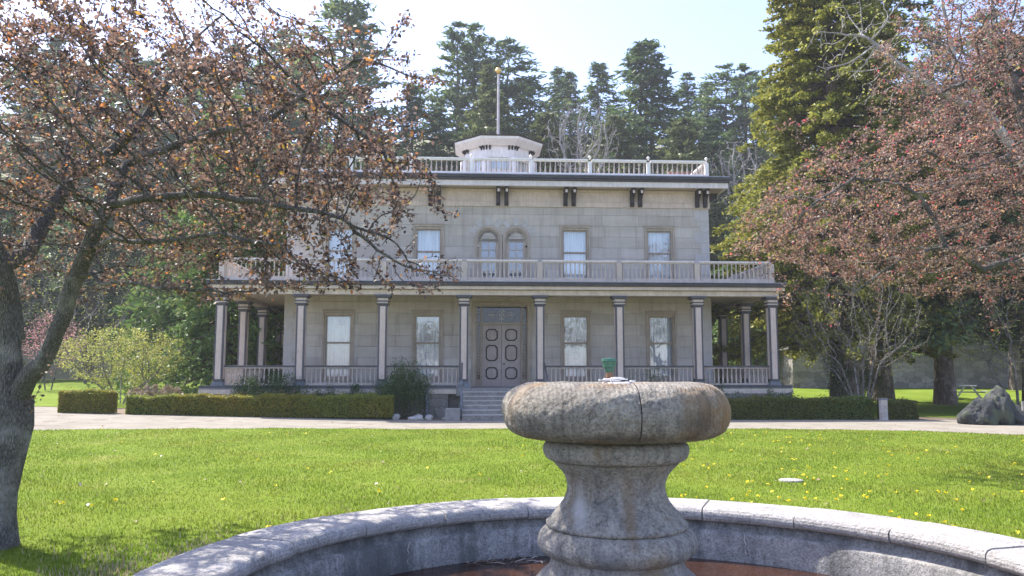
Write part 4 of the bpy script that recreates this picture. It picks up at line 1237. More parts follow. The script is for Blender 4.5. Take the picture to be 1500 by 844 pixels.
def broad_tree(name, base, seeds, att, step, kill, infl, iters, tip, mat_b, mat_l, leaf, nleaf, seed, label, cat, group=None, trunk_r=None,
               spread=0.10, rleaf=0.012, aspect=0.5, grav=0.03, maxnodes=8000, droop=0.0, keep_leaf=1.0, trunk_name='trunk', crown_name='crown', power=2.3, thin=None, limb=1, limb_z=1.5):
    rg_ = np.random.default_rng(seed)
    P, par = poly_seed(seeds)
    P, par = grow(att, P, par, step, kill, infl, iters, rg_, grav, maxnodes)
    r = radii(P, par, tip, power)
    if trunk_r:                                     # scale limb radii to the real trunk
        ex = math.log(trunk_r/tip)/math.log(max(r[0]/tip, 1.01))
        r = tip*(r/tip)**ex
        z0 = P[0][2]
        flare = 1 + 0.35*np.clip(1-(P[:,2]-z0)/0.5, 0, 1)**2
        r = np.where(r > trunk_r*0.75, r*flare, r)
        if limb != 1: r = np.where(P[:, 2] > limb_z, r*(1-(1-limb)*np.clip((P[:, 2]-limb_z)/0.5, 0, 1)*(r > 0.02)), r)
    root = empty(name, base)
    tag(root, label, cat, group)
    b = branch_mesh(trunk_name, P, par, r, mat_b); reparent(b, root)
    if nleaf:
        P0 = P
        cand = np.where((r < rleaf))[0]
        cand = cand[par[cand] >= 0]
        if keep_leaf < 1: cand = cand[rg_.uniform(size=len(cand)) < keep_leaf]
        k = max(1, int(nleaf/len(cand)))
        idx = np.repeat(cand, k); n = len(idx)
        t = rg_.uniform(0, 1, (n, 1))
        C = P[idx]*t + P[par[idx]]*(1-t) + rg_.normal(size=(n, 3))*spread*np.array([1, 1, 0.8])
        C[:, 2] -= droop*rg_.uniform(0, 1, n)
        if thin is not None: C = C[rg_.uniform(size=n) < thin(C)]
        lo = link(crown_name, leaf_cloud(crown_name, C, leaf, mat_l, rg_, aspect, 0.3)); reparent(lo, root)
    return root, P, par, r

rng = np.random.default_rng(21)
# left tree: trunk at the picture's left edge, limbs forking at 1.5 m
def pxp(x, y, Y):                     # a point at depth Y on the sight line through photo pixel (x, y)
    a = (x-750)/1163.2; h = -(y-422)/1163.2; c, s = math.cos(0.109), math.sin(0.109)
    dy = c - h*s; dz = s + h*c
    return (a/dy*Y, Y, 1.6 + dz/dy*Y)
tb_ = (-4.83, 7.57, 0.0)
seedsL = [
    [(-4.85,7.57,-0.1), (-4.85,7.57,0.5), pxp(8,650,7.57), pxp(14,590,7.55), pxp(14,540,7.5), pxp(16,480,7.45), pxp(8,420,7.4), pxp(4,385,7.3), pxp(-10,330,7.2), pxp(-30,240,7.1), pxp(-40,120,7.2)],
    [pxp(14,590,7.55), pxp(45,555,7.45), pxp(75,510,7.3), pxp(92,460,7.2), pxp(110,405,7.1), pxp(128,368,7.0), pxp(140,340,6.9), pxp(160,300,6.9), pxp(185,240,7.1)],
    [pxp(14,610,7.55), pxp(52,585,7.3), pxp(70,545,7.15), pxp(80,510,7.1)],
    [pxp(4,385,7.3), pxp(40,372,7.5), pxp(62,330,7.7), pxp(85,290,7.9), pxp(110,255,8.0), pxp(150,235,8.2), pxp(215,175,8.3), pxp(262,95,8.3), pxp(290,55,8.3), pxp(330,20,8.2)],
    [pxp(85,290,7.9), pxp(105,200,8.2), pxp(117,110,8.4), pxp(135,55,8.4), pxp(150,5,8.4)],
    [pxp(128,368,7.0), pxp(165,352,6.7), pxp(215,355,6.5), pxp(270,348,6.4), pxp(330,342,6.2), pxp(420,362,6.0)],
    [pxp(120,390,7.05), pxp(150,415,6.9), pxp(200,415,6.7), pxp(260,424,6.5), pxp(330,428,6.3)],
    [pxp(160,300,6.9), pxp(220,290,6.6), pxp(300,285,6.4), pxp(400,300,6.2), pxp(500,320,6.2)],
    [pxp(262,95,8.3), pxp(300,105,8.0), pxp(380,120,7.6), pxp(460,150,7.3), pxp(560,215,7.0)],
    [pxp(185,240,7.1), pxp(290,200,7.0), pxp(400,170,6.8), pxp(520,90,6.8)],
]
att = np.concatenate([
    ell(2600, (-4.9, 7.4, 4.0), (3.9, 3.2, 1.65), rng, 0.3),
    ell(1600, (-2.9, 7.0, 3.7), (2.0, 2.0, 1.15), rng, 0.2),
    ell(520, (-1.7, 6.6, 3.15), (1.15, 1.1, 0.55), rng),
    ell(160, pxp(520, 375, 6.5), (0.55, 0.5, 0.28), rng), ell(110, pxp(440, 405, 6.3), (0.55, 0.5, 0.2), rng), ell(90, pxp(600, 420, 6.6), (0.35, 0.4, 0.22), rng), ell(90, pxp(300, 425, 6.4), (0.6, 0.5, 0.14), rng), ell(60, pxp(655, 395, 6.6), (0.2, 0.3, 0.2), rng),
    ell(320, (-1.7, 7.0, 4.3), (1.0, 0.9, 0.5), rng),
    np.array([pxp(x, y, rng.uniform(6.2, 7.4)) for x, y in ((690,320),(680,312),(660,300),(655,330),(640,300),(620,340),(690,235),(670,200),(700,190),(640,160),(660,130),(610,190),(600,30),(575,20),(620,65),(610,45),(560,465),(545,445),(640,465),(590,455),(605,395),(575,370),(480,420),(430,440),(460,400),(350,430),(330,440),(520,395),(500,380))]),
])
att = att[(att[:, 2] > 2.25) & (att[:,0] < -0.35)]
broad_tree('crabapple_tree', (-4.85, 7.57, 0), seedsL, att, 0.085, 0.12, 0.9, 160, 0.0028, M['bark_apple'], M['leaf_apple'], 0.040, 150000, 31,
           'gnarled crabapple with a forked grey trunk at the left edge and bronze leaves', 'tree', 'flowering crabapples framing the lawn', trunk_r=0.212, spread=0.032, rleaf=0.0075, aspect=0.6, limb=0.62, limb_z=1.3, maxnodes=16000,
           thin=lambda C: (1 - 0.5*sstep(3.55-C[:, 2], 0, 0.9)*sstep(-2.3-C[:, 0], 0, 1.0))*(1 - 0.30*sstep(C[:, 0], -3.6, -2.2))*clump(C, 3.4, 0.7))

# right tree: its trunk stands outside the picture, the red crown reaches in
rng = np.random.default_rng(22)
seedsR = [
    [(11.8,15.5,-0.1), (11.75,15.45,0.8), (11.6,15.4,1.7), (11.3,15.3,2.6), (10.9,15.2,3.6), (10.4,15.1,4.8), (10.0,15.1,6.2)],
    [(11.3,15.3,2.6), pxp(1520,370,14.8), pxp(1440,395,14.4), pxp(1385,360,14.2), pxp(1330,375,14.0), pxp(1290,400,13.8), pxp(1245,435,13.6)],
    [pxp(1392,380,14.2), pxp(1372,330,14.2), pxp(1350,290,14.2), pxp(1310,265,14.0), pxp(1250,262,13.8), pxp(1190,300,13.6)],
    [(10.9,15.2,3.6), pxp(1500,220,14.9), pxp(1420,250,14.6), pxp(1340,215,14.4), pxp(1260,190,14.2)],
    [(10.4,15.1,4.8), pxp(1480,100,15.2), pxp(1420,120,15.0), pxp(1360,140,14.8)],
    [(11.5,15.35,2.2), (12.4,16.2,3.2), (13.2,17,4.6)],
]
att = np.concatenate([
    ell(3000, (8.9, 14.8, 4.7), (4.3, 3.0, 1.75), rng, 0.25),
    ell(3600, (11.3, 15.0, 7.2), (4.3, 3.2, 3.2), rng, 0.2),
    ell(1500, (12.3, 15.0, 8.6), (3.0, 2.6, 1.9), rng), ell(500, (9.6, 14.8, 7.6), (1.4, 1.6, 1.2), rng),
    ell(500, (5.6, 14.2, 4.2), (1.7, 1.4, 0.9), rng),
    np.array([pxp(x, y, rng.uniform(13.2, 14.6)) for x, y in ((1060,380),(1075,362),(1090,340),(1085,395),(1110,410),(1130,425),(1160,460),(1200,475),(1180,480),(1240,470),(1290,480),(1270,490),(1150,440),(1120,290),(1130,190),(1160,200),(1180,240),(1200,170),(1150,330),(1480,470),(1440,480),(1460,450),(1490,440),(1430,490))]),
])
att = att[att[:, 2] > 2.4]
broad_tree('crabapple_tree', (11.8, 15.5, 0), seedsR, att, 0.125, 0.17, 1.2, 160, 0.0038, M['bark_apple'], M['leaf_apple2'], 0.054, 170000, 32,
           'crabapple with dense reddish leaves and pink buds reaching in from the right edge', 'tree', 'flowering crabapples framing the lawn', trunk_r=0.24, spread=0.05, rleaf=0.0105, limb=0.7, maxnodes=24000, thin=lambda C: clump(C, 2.2, 1.9, 0.38), aspect=0.55)

# ------------------------------------------------------------------ conifers
def conifer_meshes(h, rad, seed, mat, nwhorl, per, clump, nq, size, bare=0.1, shape=0.8, droop=0.25, lump=0.35, tr=None, bark=None, top_round=0.0, up=0.0, asp=(0.30, 2.3), flat=0.42):
    rg_ = np.random.default_rng(seed)
    C = []; D = []
    tm = MB(); tr = tr or h*0.012
    tp = [(0, 0, -0.6)] + [(rg_.normal(0, 0.01)*h*0.3, rg_.normal(0, 0.01)*h*0.3, h*t) for t in np.linspace(0.08, 0.97, 9)]
    tm.tube(tp, [tr*1.25] + [tr*(1-0.93*t) for t in np.linspace(0.08, 0.97, 9)], 8, cap=False)
    lob = rg_.uniform(0.7, 1.25, 12)
    for w in range(nwhorl):
        t = bare + (1-bare)*(w + rg_.uniform(0, 0.8))/nwhorl
        if t > 0.995: continue
        L0 = rad * ((1-t)/(1-bare))**shape
        if top_round: L0 = rad*math.sqrt(max(0.02, 1-((t-0.35)/0.67)**2)) if t > 0.35 else rad*(0.75+0.25*t/0.35)
        for k in range(per):
            a = rg_.uniform(0, 2*PI)
            lb = lob[int((a/(2*PI)*6 + t*5)) % 12]
            L = L0*(1-lump + lump*1.6*rg_.uniform())*lb + 0.12*rad*0.3
            z = t*h
            dirv = np.array([math.cos(a), math.sin(a), 0])
            m = max(2, int(clump*(0.4+0.6*L/rad)))
            e = np.array([dirv[0]*L, dirv[1]*L, z + up*L - droop*L])
            if L > 0.5 and k % 2 == 0:
                tm.tube([(0,0,z), tuple(e*0.55 + np.array([0,0,z])*0.45 + np.array([0,0,0.05*L])), tuple(e)], [tr*0.28*(1-t)+0.012, tr*0.16*(1-t)+0.008, 0.006], 3, cap=False)
            for j in range(m):
                s = 0.25 + 0.75*math.sqrt((j+rg_.uniform())/m)
                c = np.array([0, 0, z]) + dirv*L*s
                c[2] += up*L*s - droop*L*s*s
                n_ = max(2, int(nq*(0.6+0.4*s)))
                sg = size*1.1*(0.7+0.5*L/rad)
                q = c + rg_.normal(size=(n_, 3))*np.array([sg, sg, sg*flat])
                C.append(q)
                dd = rg_.normal(size=(n_, 3))*0.8 + dirv*1.0; dd[:, 2] += up*1.5 - droop*0.6
                D.append(dd)
    C = np.concatenate(C); D = np.concatenate(D)
    cm = leaf_cloud('crown', C, size*asp[1], mat, rg_, asp[0], 0.3, 0.4, D)
    to = tm.build('trunk', bark or M['bark_pine'], fix=False)
    tme = to.data; bpy.data.objects.remove(to)
    return tme, cm, len(C)

def place_conifer(kind, x, y, z, sc, rz, label, name='pine_tree', cat='conifer', group=None, lean=0.0):
    root = empty(name, (x, y, z), rz)
    root.scale = (sc[0], sc[0], sc[1]) if isinstance(sc, tuple) else (sc, sc, sc)
    tag(root, label, cat, group)
    link('trunk', kind[0], root); link('crown', kind[1], root)
    return root

K = {}
# unit trees about 20 m tall
K['pine'] = conifer_meshes(20, 4.0, 41, M['leaf_pine'], 36, 6, 6, 9, 0.19, bare=0.10, shape=0.62, droop=0.10, lump=0.6, up=0.16)
K['pine2'] = conifer_meshes(20, 3.6, 42, M['leaf_pine'], 31, 6, 6, 9, 0.20, bare=0.10, shape=0.55, droop=0.05, lump=0.7, up=0.22)
K['fir'] = conifer_meshes(20, 4.2, 43, M['leaf_fir'], 40, 8, 6, 8, 0.18, bare=0.04, shape=0.85, droop=0.26, lump=0.5)
K['fir2'] = conifer_meshes(20, 3.6, 44, M['leaf_fir'], 37, 7, 6, 8, 0.18, bare=0.04, shape=0.80, droop=0.2, lump=0.55)
K['olive'] = conifer_meshes(20, 5.0, 45, M['leaf_olive'], 46, 11, 7, 8, 0.20, bare=0.03, shape=0.62, droop=0.10, lump=0.5, up=0.1)
K['slim'] = conifer_meshes(20, 1.7, 46, M['leaf_olive'], 60, 8, 4, 7, 0.18, bare=0.02, shape=0.7, droop=-0.35, lump=0.4)
GP = 'conifers on the hillside behind the mansion'
def hill_tree(kind, px, ytop, Y, wpx, label, rz=None, base=None, name='pine_tree'):
    """a tree on the hill at distance Y whose top stands at photo height ytop and is about wpx wide"""
    x = (px-750)/1163.2*Y*1.0
    top = pxp(px, ytop, Y)[2]
    zb = float(hz(x, Y)) if base is None else base
    h = top - zb
    wm_ = wpx/1163.2*Y
    ref = {'pine': 7.2, 'pine2': 6.6, 'fir': 7.6, 'fir2': 6.6, 'olive': 9.0, 'slim': 3.2}[kind]
    return place_conifer(K[kind], x, Y, zb-0.3, (2.15*wm_/ref, h/20.0), rz if rz is not None else (px*0.37) % 6.28, label, name, 'conifer', GP)
hill_tree('pine', 668, 32, 92, 78, 'tall dark pine left of the flagpole, left one of two close tops')
hill_tree('pine2', 692, 36, 94, 70, 'tall dark pine left of the flagpole, right one of two close tops')
hill_tree('pine', 742, 56, 96, 92, 'tall broad dark pine standing right behind the flagpole')
hill_tree('pine2', 775, 118, 99, 60, 'shorter pine leaning out from the right side of the flagpole pine')
hill_tree('slim', 713, 92, 80, 34, 'slender yellow-green cypress just left of the flagpole')
hill_tree('olive', 722, 128, 76, 95, 'rounded olive-green conifer right above the cupola roof')
hill_tree('fir2', 820, 96, 104, 62, 'blue-green fir, left of a close pair right of the flagpole')
hill_tree('fir', 838, 100, 102, 62, 'blue-green fir, right of a close pair right of the flagpole')
hill_tree('fir', 881, 86, 96, 82, 'pointed mid-green fir just left of the tallest twin-topped one')
hill_tree('fir', 944, 55, 84, 110, 'tallest dark fir at the centre right, left one of its twin tops')
hill_tree('fir2', 961, 55, 85, 100, 'tallest dark fir at the centre right, right one of its twin tops')
hill_tree('fir2', 1016, 104, 104, 60, 'thin pale fir right of the twin-topped giant')
hill_tree('fir', 1046, 114, 100, 64, 'narrow pointed fir between the thin pale one and the broad pine clump')
hill_tree('pine2', 1074, 93, 98, 62, 'shaggy pine, left of the three over the right end of the roof')
hill_tree('pine', 1103, 95, 96, 80, 'broad shaggy pine, middle of the three over the right end of the roof')
hill_tree('pine2', 1128, 112, 101, 64, 'dark pine, right of the three over the right end of the roof')
hill_tree('olive', 800, 160, 74, 80, 'low olive conifer behind the roof rail, right of the cupola')
hill_tree('olive', 905, 165, 76, 90, 'low olive conifer in front of the twin-topped giant')
hill_tree('olive', 1010, 168, 74, 90, 'low olive-green conifer above the right half of the roof rail')
hill_tree('fir2', 1052, 170, 78, 70, 'low dark fir above the red chimney')
hill_tree('fir', 640, 150, 80, 90, 'mid-green fir behind the roof rail, left of the cupola')
hill_tree('fir2', 600, 120, 84, 84, 'dark fir partly behind the tips of the left crabapple')
hill_tree('pine', 518, 20, 88, 56, 'tall grey-green pine rising behind the left crabapple')
hill_tree('pine2', 495, -20, 84, 110, 'tallest pine behind the middle of the left crabapple crown')
hill_tree('fir', 430, 60, 88, 90, 'fir seen through gaps of the left crabapple, left of the tallest pine')
hill_tree('pine2', 370, 95, 90, 90, 'pine seen through gaps high in the left crabapple crown')
hill_tree('pine', 290, 90, 86, 100, 'pine beyond the side lawn behind the left crabapple limbs')
hill_tree('fir', 200, 80, 84, 110, 'fir beyond the side lawn above the budding shrub')
hill_tree('pine2', 110, 95, 86, 110, 'pine beyond the side lawn behind the left crabapple trunk fork')
hill_tree('pine', 20, 70, 88, 110, 'pine beyond the side lawn at the left edge of the picture')
hill_tree('fir2', 55, 50, 96, 90, 'fir showing above the left crabapple limbs, close to the left edge')
hill_tree('pine', 155, 55, 98, 90, 'pine showing through the upper left crabapple, over the budding shrub')
hill_tree('fir', 245, 60, 97, 96, 'fir showing through the upper crabapple boughs, left of its crown centre')
hill_tree('fir2', 330, 62, 99, 90, 'fir showing through the middle of the upper crabapple crown')
hill_tree('pine2', 405, 45, 100, 90, 'pine showing through the crabapple crown, just left of the tallest pine')
hill_tree('fir', 1165, 150, 90, 80, 'fir peeping out left of the big sequoia')
hill_tree('pine', 1290, 40, 88, 110, 'pine standing behind the sequoia, seen through the thin upper branches')
hill_tree('fir', 1390, 30, 86, 110, 'fir standing behind the red crabapple crown')
hill_tree('pine2', 1475, 20, 84, 110, 'pine behind the red crabapple crown at the right edge')

# dense understorey of the hillside: one mass of brush nobody could count
rng = np.random.default_rng(77)
C = []
for i in range(820):
    y = rng.uniform(71, 135); x = rng.uniform(-1.0, 1.0)*y
    if 0.25*y < x < 0.30*y and y < 100 and rng.uniform() < 0.75: continue
    r_ = rng.uniform(0.8, 2.4); n_ = int(60*r_)
    C.append(ell(n_, (x, y, float(hz(x, y))+r_*0.45), (r_*1.1, r_, r_*0.9), rng, 0.5))
tag(link('hillside_brush', leaf_cloud('hillside_brush', np.concatenate(C), 0.42, M['leaf_olive'], rng, 0.6, 0.4, 0.5)), 'dense green and olive brush covering the hillside between the conifers', 'brush', kind='stuff')

# sequoia right of the house, cedar left of it, dark conifers at the right
K['seq'] = conifer_meshes(27, 5.8, 51, M['leaf_seq'], 100, 14, 9, 24, 0.105, bare=0.12, shape=0.50, droop=0.20, lump=0.36, tr=0.62, bark=M['bark_red'], asp=(0.5, 2.0), flat=0.7)
place_conifer(K['seq'], 15.4, 37.0, float(gz(15.4, 37)), (1.0, 1.0), 0.4, 'huge yellow-green sequoia with a flared trunk beside the right end of the porch', 'sequoia_tree', 'tree')
K['seq2'] = conifer_meshes(28, 4.6, 52, M['leaf_olive'], 44, 7, 6, 14, 0.18, bare=0.25, shape=0.5, droop=0.18, lump=0.6, tr=0.6, bark=M['bark_red'], asp=(0.45, 2.0))
place_conifer(K['seq2'], 19.6, 42.5, float(gz(19.6, 42)), 1.0, 1.4, 'tall open conifer with bare brown upper trunk, right behind the sequoia', 'redwood_tree', 'tree')
K['dark'] = conifer_meshes(17, 4.4, 53, M['leaf_fir'], 44, 9, 6, 14, 0.18, bare=0.24, shape=0.6, droop=0.30, lump=0.45, tr=0.5, bark=M['bark_red'])
place_conifer(K['dark'], 21.6, 40.0, float(gz(21, 40)), 1.0, 0.9, 'dark conifer with a thick brown trunk by the stone building', 'redwood_tree', 'tree')
place_conifer(K['dark'], 22.6, 34.5, float(gz(22, 34)), (1.1, 1.0), 3.0, 'dark conifer with a broad trunk behind the boulder', 'redwood_tree', 'tree')
K['cedar'] = conifer_meshes(15, 4.0, 54, M['leaf_cedar'], 52, 10, 6, 13, 0.16, bare=0.10, shape=0.55, droop=0.34, lump=0.45, tr=0.26, bark=M['bark_pine'], asp=(0.45, 1.9))
place_conifer(K['cedar'], -13.7, 38.0, float(gz(-14, 38)), (0.85, 1.0), 0.2, 'dense green cedar with a dark trunk beside the left end of the porch', 'cedar_tree', 'tree')
place_conifer(K['cedar'], -18.0, 47.0, float(gz(-18, 47)), (1.1, 1.15), 2.2, 'green cedar farther back beyond the left side lawn', 'cedar_tree', 'tree')
place_conifer(K['cedar'], -10.5, 50.0, float(gz(-10, 50)), (1.2, 1.0), 4.2, 'green cedar seen between the left side columns of the porch', 'cedar_tree', 'tree')
place_conifer(K['cedar'], 18.5, 60.0, float(gz(18, 60)), (1.1, 0.9), 5.0, 'green cedar far behind the right end of the porch and the sequoia', 'cedar_tree', 'tree')
place_conifer(K['dark'], -33.0, 62.0, float(gz(-33, 62)), (1.2, 0.9), 1.0, 'dark conifer beyond the side lawn behind the left trunk', 'fir_tree', 'conifer')
place_conifer(K['dark'], -40.5, 60.0, float(gz(-40, 60)), (1.3, 0.9), 2.0, 'dark conifer beyond the side lawn at the left edge', 'fir_tree', 'conifer')
place_conifer(K['dark'], 33.0, 52.0, float(gz(33, 52)), (1.2, 1.1), 2.0, 'dark conifer beyond the picnic tables at the right edge', 'fir_tree', 'conifer')

# bare and budding deciduous trees and shrubs
def multi_stem(name, base, h, w, nstem, natt, seed, label, cat, mat_b, mat_l, leaf, nleaf, group=None, step=0.16, tip=0.005, vase=0.5, spread=0.10, rleaf=0.013, maxnodes=3500, crown_name='crown', trunk_name='stems', trunk_r=None, z0=0.3):
    rg_ = np.random.default_rng(seed)
    bx0, by0, bz0 = base
    seeds = []
    for k in range(nstem):
        a = 2*PI*k/nstem + rg_.uniform(-0.4, 0.4); q = rg_.uniform(0.05, 0.22) if nstem > 1 else 0
        p0 = np.array([bx0+q*math.cos(a), by0+q*math.sin(a), bz0-0.1])
        e = np.array([bx0 + w*vase*0.5*math.cos(a), by0 + w*vase*0.5*math.sin(a), bz0 + h*z0*rg_.uniform(0.9, 1.3)])
        mid = (p0+e)/2 + np.array([0, 0, 0.1*h]) * 0.3
        if k == 0: seeds.append([(bx0, by0, bz0-0.3), tuple(p0), tuple(mid), tuple(e)])
        else: seeds.append([(bx0, by0, bz0-0.3), tuple(p0), tuple(mid), tuple(e)])
    att = ell(natt, (bx0, by0, bz0 + h*0.62), (w/2, w/2, h*0.40), rg_, 0.25)
    return broad_tree(name, base, seeds, att, step, step*1.5, step*9, 90, tip, mat_b, mat_l, leaf, nleaf, seed+1, label, cat, group, trunk_r, spread, rleaf, maxnodes=maxnodes, trunk_name=trunk_name, crown_name=crown_name)[0]

multi_stem('budding_shrub', (-17.2, 35.2, float(gz(-17.2, 35.2))), 3.5, 5.6, 10, 1300, 61, 'wide multi-stemmed shrub with yellow-green buds behind the short left hedge', 'shrub', M['bark_grey'], M['leaf_bud'], 0.085, 9500, vase=0.55, spread=0.10, maxnodes=5000, tip=0.006, rleaf=0.012)
multi_stem('bare_shrub', (13.6, 31.2, 0.0), 5.8, 5.4, 9, 2200, 62, 'tall bare grey shrub rising behind the bollard at the right', 'shrub', M['bark_grey'], M['leaf_bud'], 0.06, 2400, vase=0.32, spread=0.12, maxnodes=12000, tip=0.006, rleaf=0.010)
multi_stem('budding_tree', (20.6, 32.6, 0.0), 6.4, 6.0, 3, 700, 63, 'small tree with sparse yellow-green buds beside the dark conifers', 'tree', M['bark_grey'], M['leaf_bud'], 0.10, 2200, vase=0.35, spread=0.15, maxnodes=4000, tip=0.007, rleaf=0.014)
for i, (x, y, h, w, lb) in enumerate(((-27.5, 52, 9.5, 8, 'grey leafless tree beyond the side lawn, above the budding shrub'),
                                      (-22.5, 55, 8.5, 7, 'grey leafless tree beyond the side lawn, left of the cedar'),
                                      (-33.0, 54, 9.0, 8, 'grey leafless tree beyond the side lawn, behind the left trunk fork'))):
    multi_stem('bare_tree', (x, y, float(gz(x, y))), h, w, 2, 700, 70+i, lb, 'tree', M['bark_grey'], M['leaf_bud'], 0.12, 500, 'leafless trees beyond the side lawn', step=0.28, tip=0.011, vase=0.25, maxnodes=3500, trunk_name='trunk', rleaf=0.02, spread=0.2)
multi_stem('blossom_tree', (-26.0, 45, float(gz(-26, 45))), 4.6, 3.4, 2, 400, 75, 'small tree in pink blossom behind the fork of the left crabapple', 'tree', M['bark_apple'], M['leaf_pink'], 0.09, 2400, step=0.2, tip=0.007, vase=0.3, trunk_name='trunk', rleaf=0.02, spread=0.16)
for i, (px, yt, Y, w, h, lb) in enumerate(((855, 150, 71.5, 7.5, 9.5, 'silvery leafless tree on the hill behind the roof, left of the twin-topped fir'),
                                           (1085, 205, 73, 6.5, 8.5, 'silvery leafless tree on the hill between the roof end and the sequoia'))):
    x = (px-750)/1163.2*Y
    top = pxp(px, yt, Y)[2]; 
    multi_stem('bare_tree', (x, Y, top-h), h, w, 4, 900, 80+i, lb, 'tree', M['bark_silver'], None, 0.1, 0, 'leafless trees on the hill', step=0.3, tip=0.022, vase=0.35, maxnodes=3500)
# tall pale-limbed tree whose thin budding boughs cross in front of the sequoia
rng = np.random.default_rng(90)
att = np.concatenate([ell(420, pxp(1300, 60, 27), (3.0, 2.4, 2.6), rng, 0.2), ell(260, pxp(1430, 60, 27), (2.8, 2.4, 3.2), rng, 0.2), ell(120, pxp(1245, 70, 27), (1.8, 1.4, 1.6), rng)])
sd = [[(20.6, 28.0, -0.2), (20.6, 28.0, 2), (20.2, 27.8, 5), (19.2, 27.6, 7.5), pxp(1450, 170, 27.3), pxp(1400, 100, 27), pxp(1380, 0, 27)], [pxp(1450, 170, 27.3), pxp(1370, 130, 27), pxp(1310, 90, 27), pxp(1270, 55, 27)]]
broad_tree('pale_limbed_tree', (20.6, 28.0, 0), sd, att, 0.24, 0.42, 2.4, 80, 0.010, M['bark_silver'], M['leaf_bud'], 0.12, 900, 91, 'tall pale-limbed tree with sparse yellow buds crossing above the red crown', 'tree', None, trunk_r=0.15, spread=0.16, rleaf=0.02, maxnodes=2600)

# ------------------------------------------------------------------ hedges and porch planting
def hedge(a, b, depth, h, mat, seed, label, group, nleaf):
    rg_ = np.random.default_rng(seed)
    ax, ay = a; bx1, by1 = b
    L = math.hypot(bx1-ax, by1-ay); rot = math.atan2(by1-ay, bx1-ax)
    cx, cy = (ax+bx1)/2, (ay+by1)/2
    zb = float(gz(cx, cy))
    root = empty('hedge', (cx, cy, zb), rot); tag(root, label, 'hedge', group)
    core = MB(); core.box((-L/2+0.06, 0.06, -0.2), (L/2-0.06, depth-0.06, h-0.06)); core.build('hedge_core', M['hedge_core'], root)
    n = nleaf; area = [L*h, L*depth, depth*h*2]; pr = np.array(area)/sum(area)
    c = rg_.choice(3, n, p=pr); C = np.empty((n, 3))
    u = rg_.uniform(-L/2, L/2, n); v = rg_.uniform(0, depth, n); w = rg_.uniform(0.0, h, n)
    bulge = 0.035*np.sin(u*2.1+seed)+0.025*np.sin(u*5.3)+0.02*np.sin(u*11.7)
    e = np.abs(rg_.normal(0, 0.03, n)) - 0.02
    C[:, 0] = u; C[:, 1] = np.where(rg_.uniform(size=n) < 0.8, e, depth-e); C[:, 2] = w + bulge*(w/h)
    t = c == 1; C[t, 1] = v[t]; C[t, 2] = h - e[t] + bulge[t] + 0.02*np.abs(rg_.normal(size=t.sum()))
    st_ = rg_.uniform(size=n) < 0.03; C[st_, 2] += np.abs(rg_.normal(0, 0.06, st_.sum())); C[st_, 1] -= np.abs(rg_.normal(0, 0.04, st_.sum()))
    s = c == 2; C[s, 0] = np.where(rg_.uniform(size=s.sum()) < 0.5, -L/2+e[s], L/2-e[s]); C[s, 1] = v[s]
    link('foliage', leaf_cloud('foliage', C, 0.055, mat, rg_, 0.6, 0.3, 0.4), root)
    return root
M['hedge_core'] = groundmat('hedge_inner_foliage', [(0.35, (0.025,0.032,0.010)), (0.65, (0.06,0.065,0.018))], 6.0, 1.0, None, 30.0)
HG = 'clipped boxwood hedges along the gravel path'
hedge((-13.45, 27.95), (-4.25, 28.15), 0.75, 0.70, M['leaf_hedge'], 101, 'long olive boxwood hedge in front of the left half of the porch', HG, 60000)
hedge((-15.85, 28.0), (-14.15, 27.95), 0.75, 0.72, M['leaf_hedge'], 102, 'short boxwood hedge at the foot of the wide budding shrub', HG, 14000)
hedge((6.6, 28.75), (12.95, 28.75), 0.8, 0.72, M['leaf_hedge2'], 103, 'long dark green boxwood hedge in front of the sequoia', HG, 40000)
hedge((13.45, 28.75), (14.55, 28.75), 0.8, 0.66, M['leaf_hedge2'], 104, 'short rounded boxwood hedge right of the bollard', HG, 8000)

def leafy_shrub(name, x, y, w, d, h, seed, label, n=5200, leaf=0.07, stems=12, mat=None, z=0.0, upright=0.5, group=None):
    rg_ = np.random.default_rng(seed)
    root = empty(name, (x, y, z)); tag(root, label, 'shrub', group)
    sm = MB(); C = []; D = []
    for k in range(stems):
        a = rg_.uniform(0, 2*PI); q = math.sqrt(rg_.uniform(0, 1))
        e = np.array([w/2*q*math.cos(a), d/2*q*math.sin(a), h*(1-0.45*q*q)*rg_.uniform(0.72, 1.08)])
        b0 = np.array([e[0]*0.35, e[1]*0.35, -0.05]); mid = b0*0.4 + e*0.6; mid[2] += 0.12*h
        sm.tube([b0, mid, e], [0.012, 0.008, 0.003], 4, cap=False)
        m = n//stems
        t = rg_.uniform(0.12, 1, m)**0.8
        P_ = np.outer((1-t)**2, b0) + np.outer(2*t*(1-t), mid) + np.outer(t**2, e)
        sg = 0.15*min(w, h)*(1.15-t*0.8)
        P_ = P_ + rg_.normal(size=(m, 3))*sg[:, None]
        P_[:, 2] = np.abs(P_[:, 2])
        C.append(P_); dd = rg_.normal(size=(m, 3)); dd[:, 2] += upright; D.append(dd)
    sm.build('stems', M['bark_grey'], root, fix=False)
    link('foliage', leaf_cloud('foliage', np.concatenate(C), leaf, mat or M['leaf_shrub'], rg_, 0.38, 0.2, 0.4, np.concatenate(D)), root)
    return root
SG = 'shrubs planted along the porch'
leafy_shrub('porch_shrub', -9.0, 29.55, 3.4, 1.1, 1.75, 111, 'broad dark green shrub at the left end of the porch rail', 9000, stems=30, group=SG)
leafy_shrub('porch_shrub', -6.3, 29.75, 2.4, 0.9, 1.35, 112, 'low loose green shrub between two larger shrubs on the left of the porch', 4200, stems=18, group=SG)
leafy_shrub('porch_shrub', -4.0, 29.25, 2.1, 1.5, 2.1, 113, 'tall bushy green shrub at the right end of the left hedge', 12000, stems=34, group=SG)
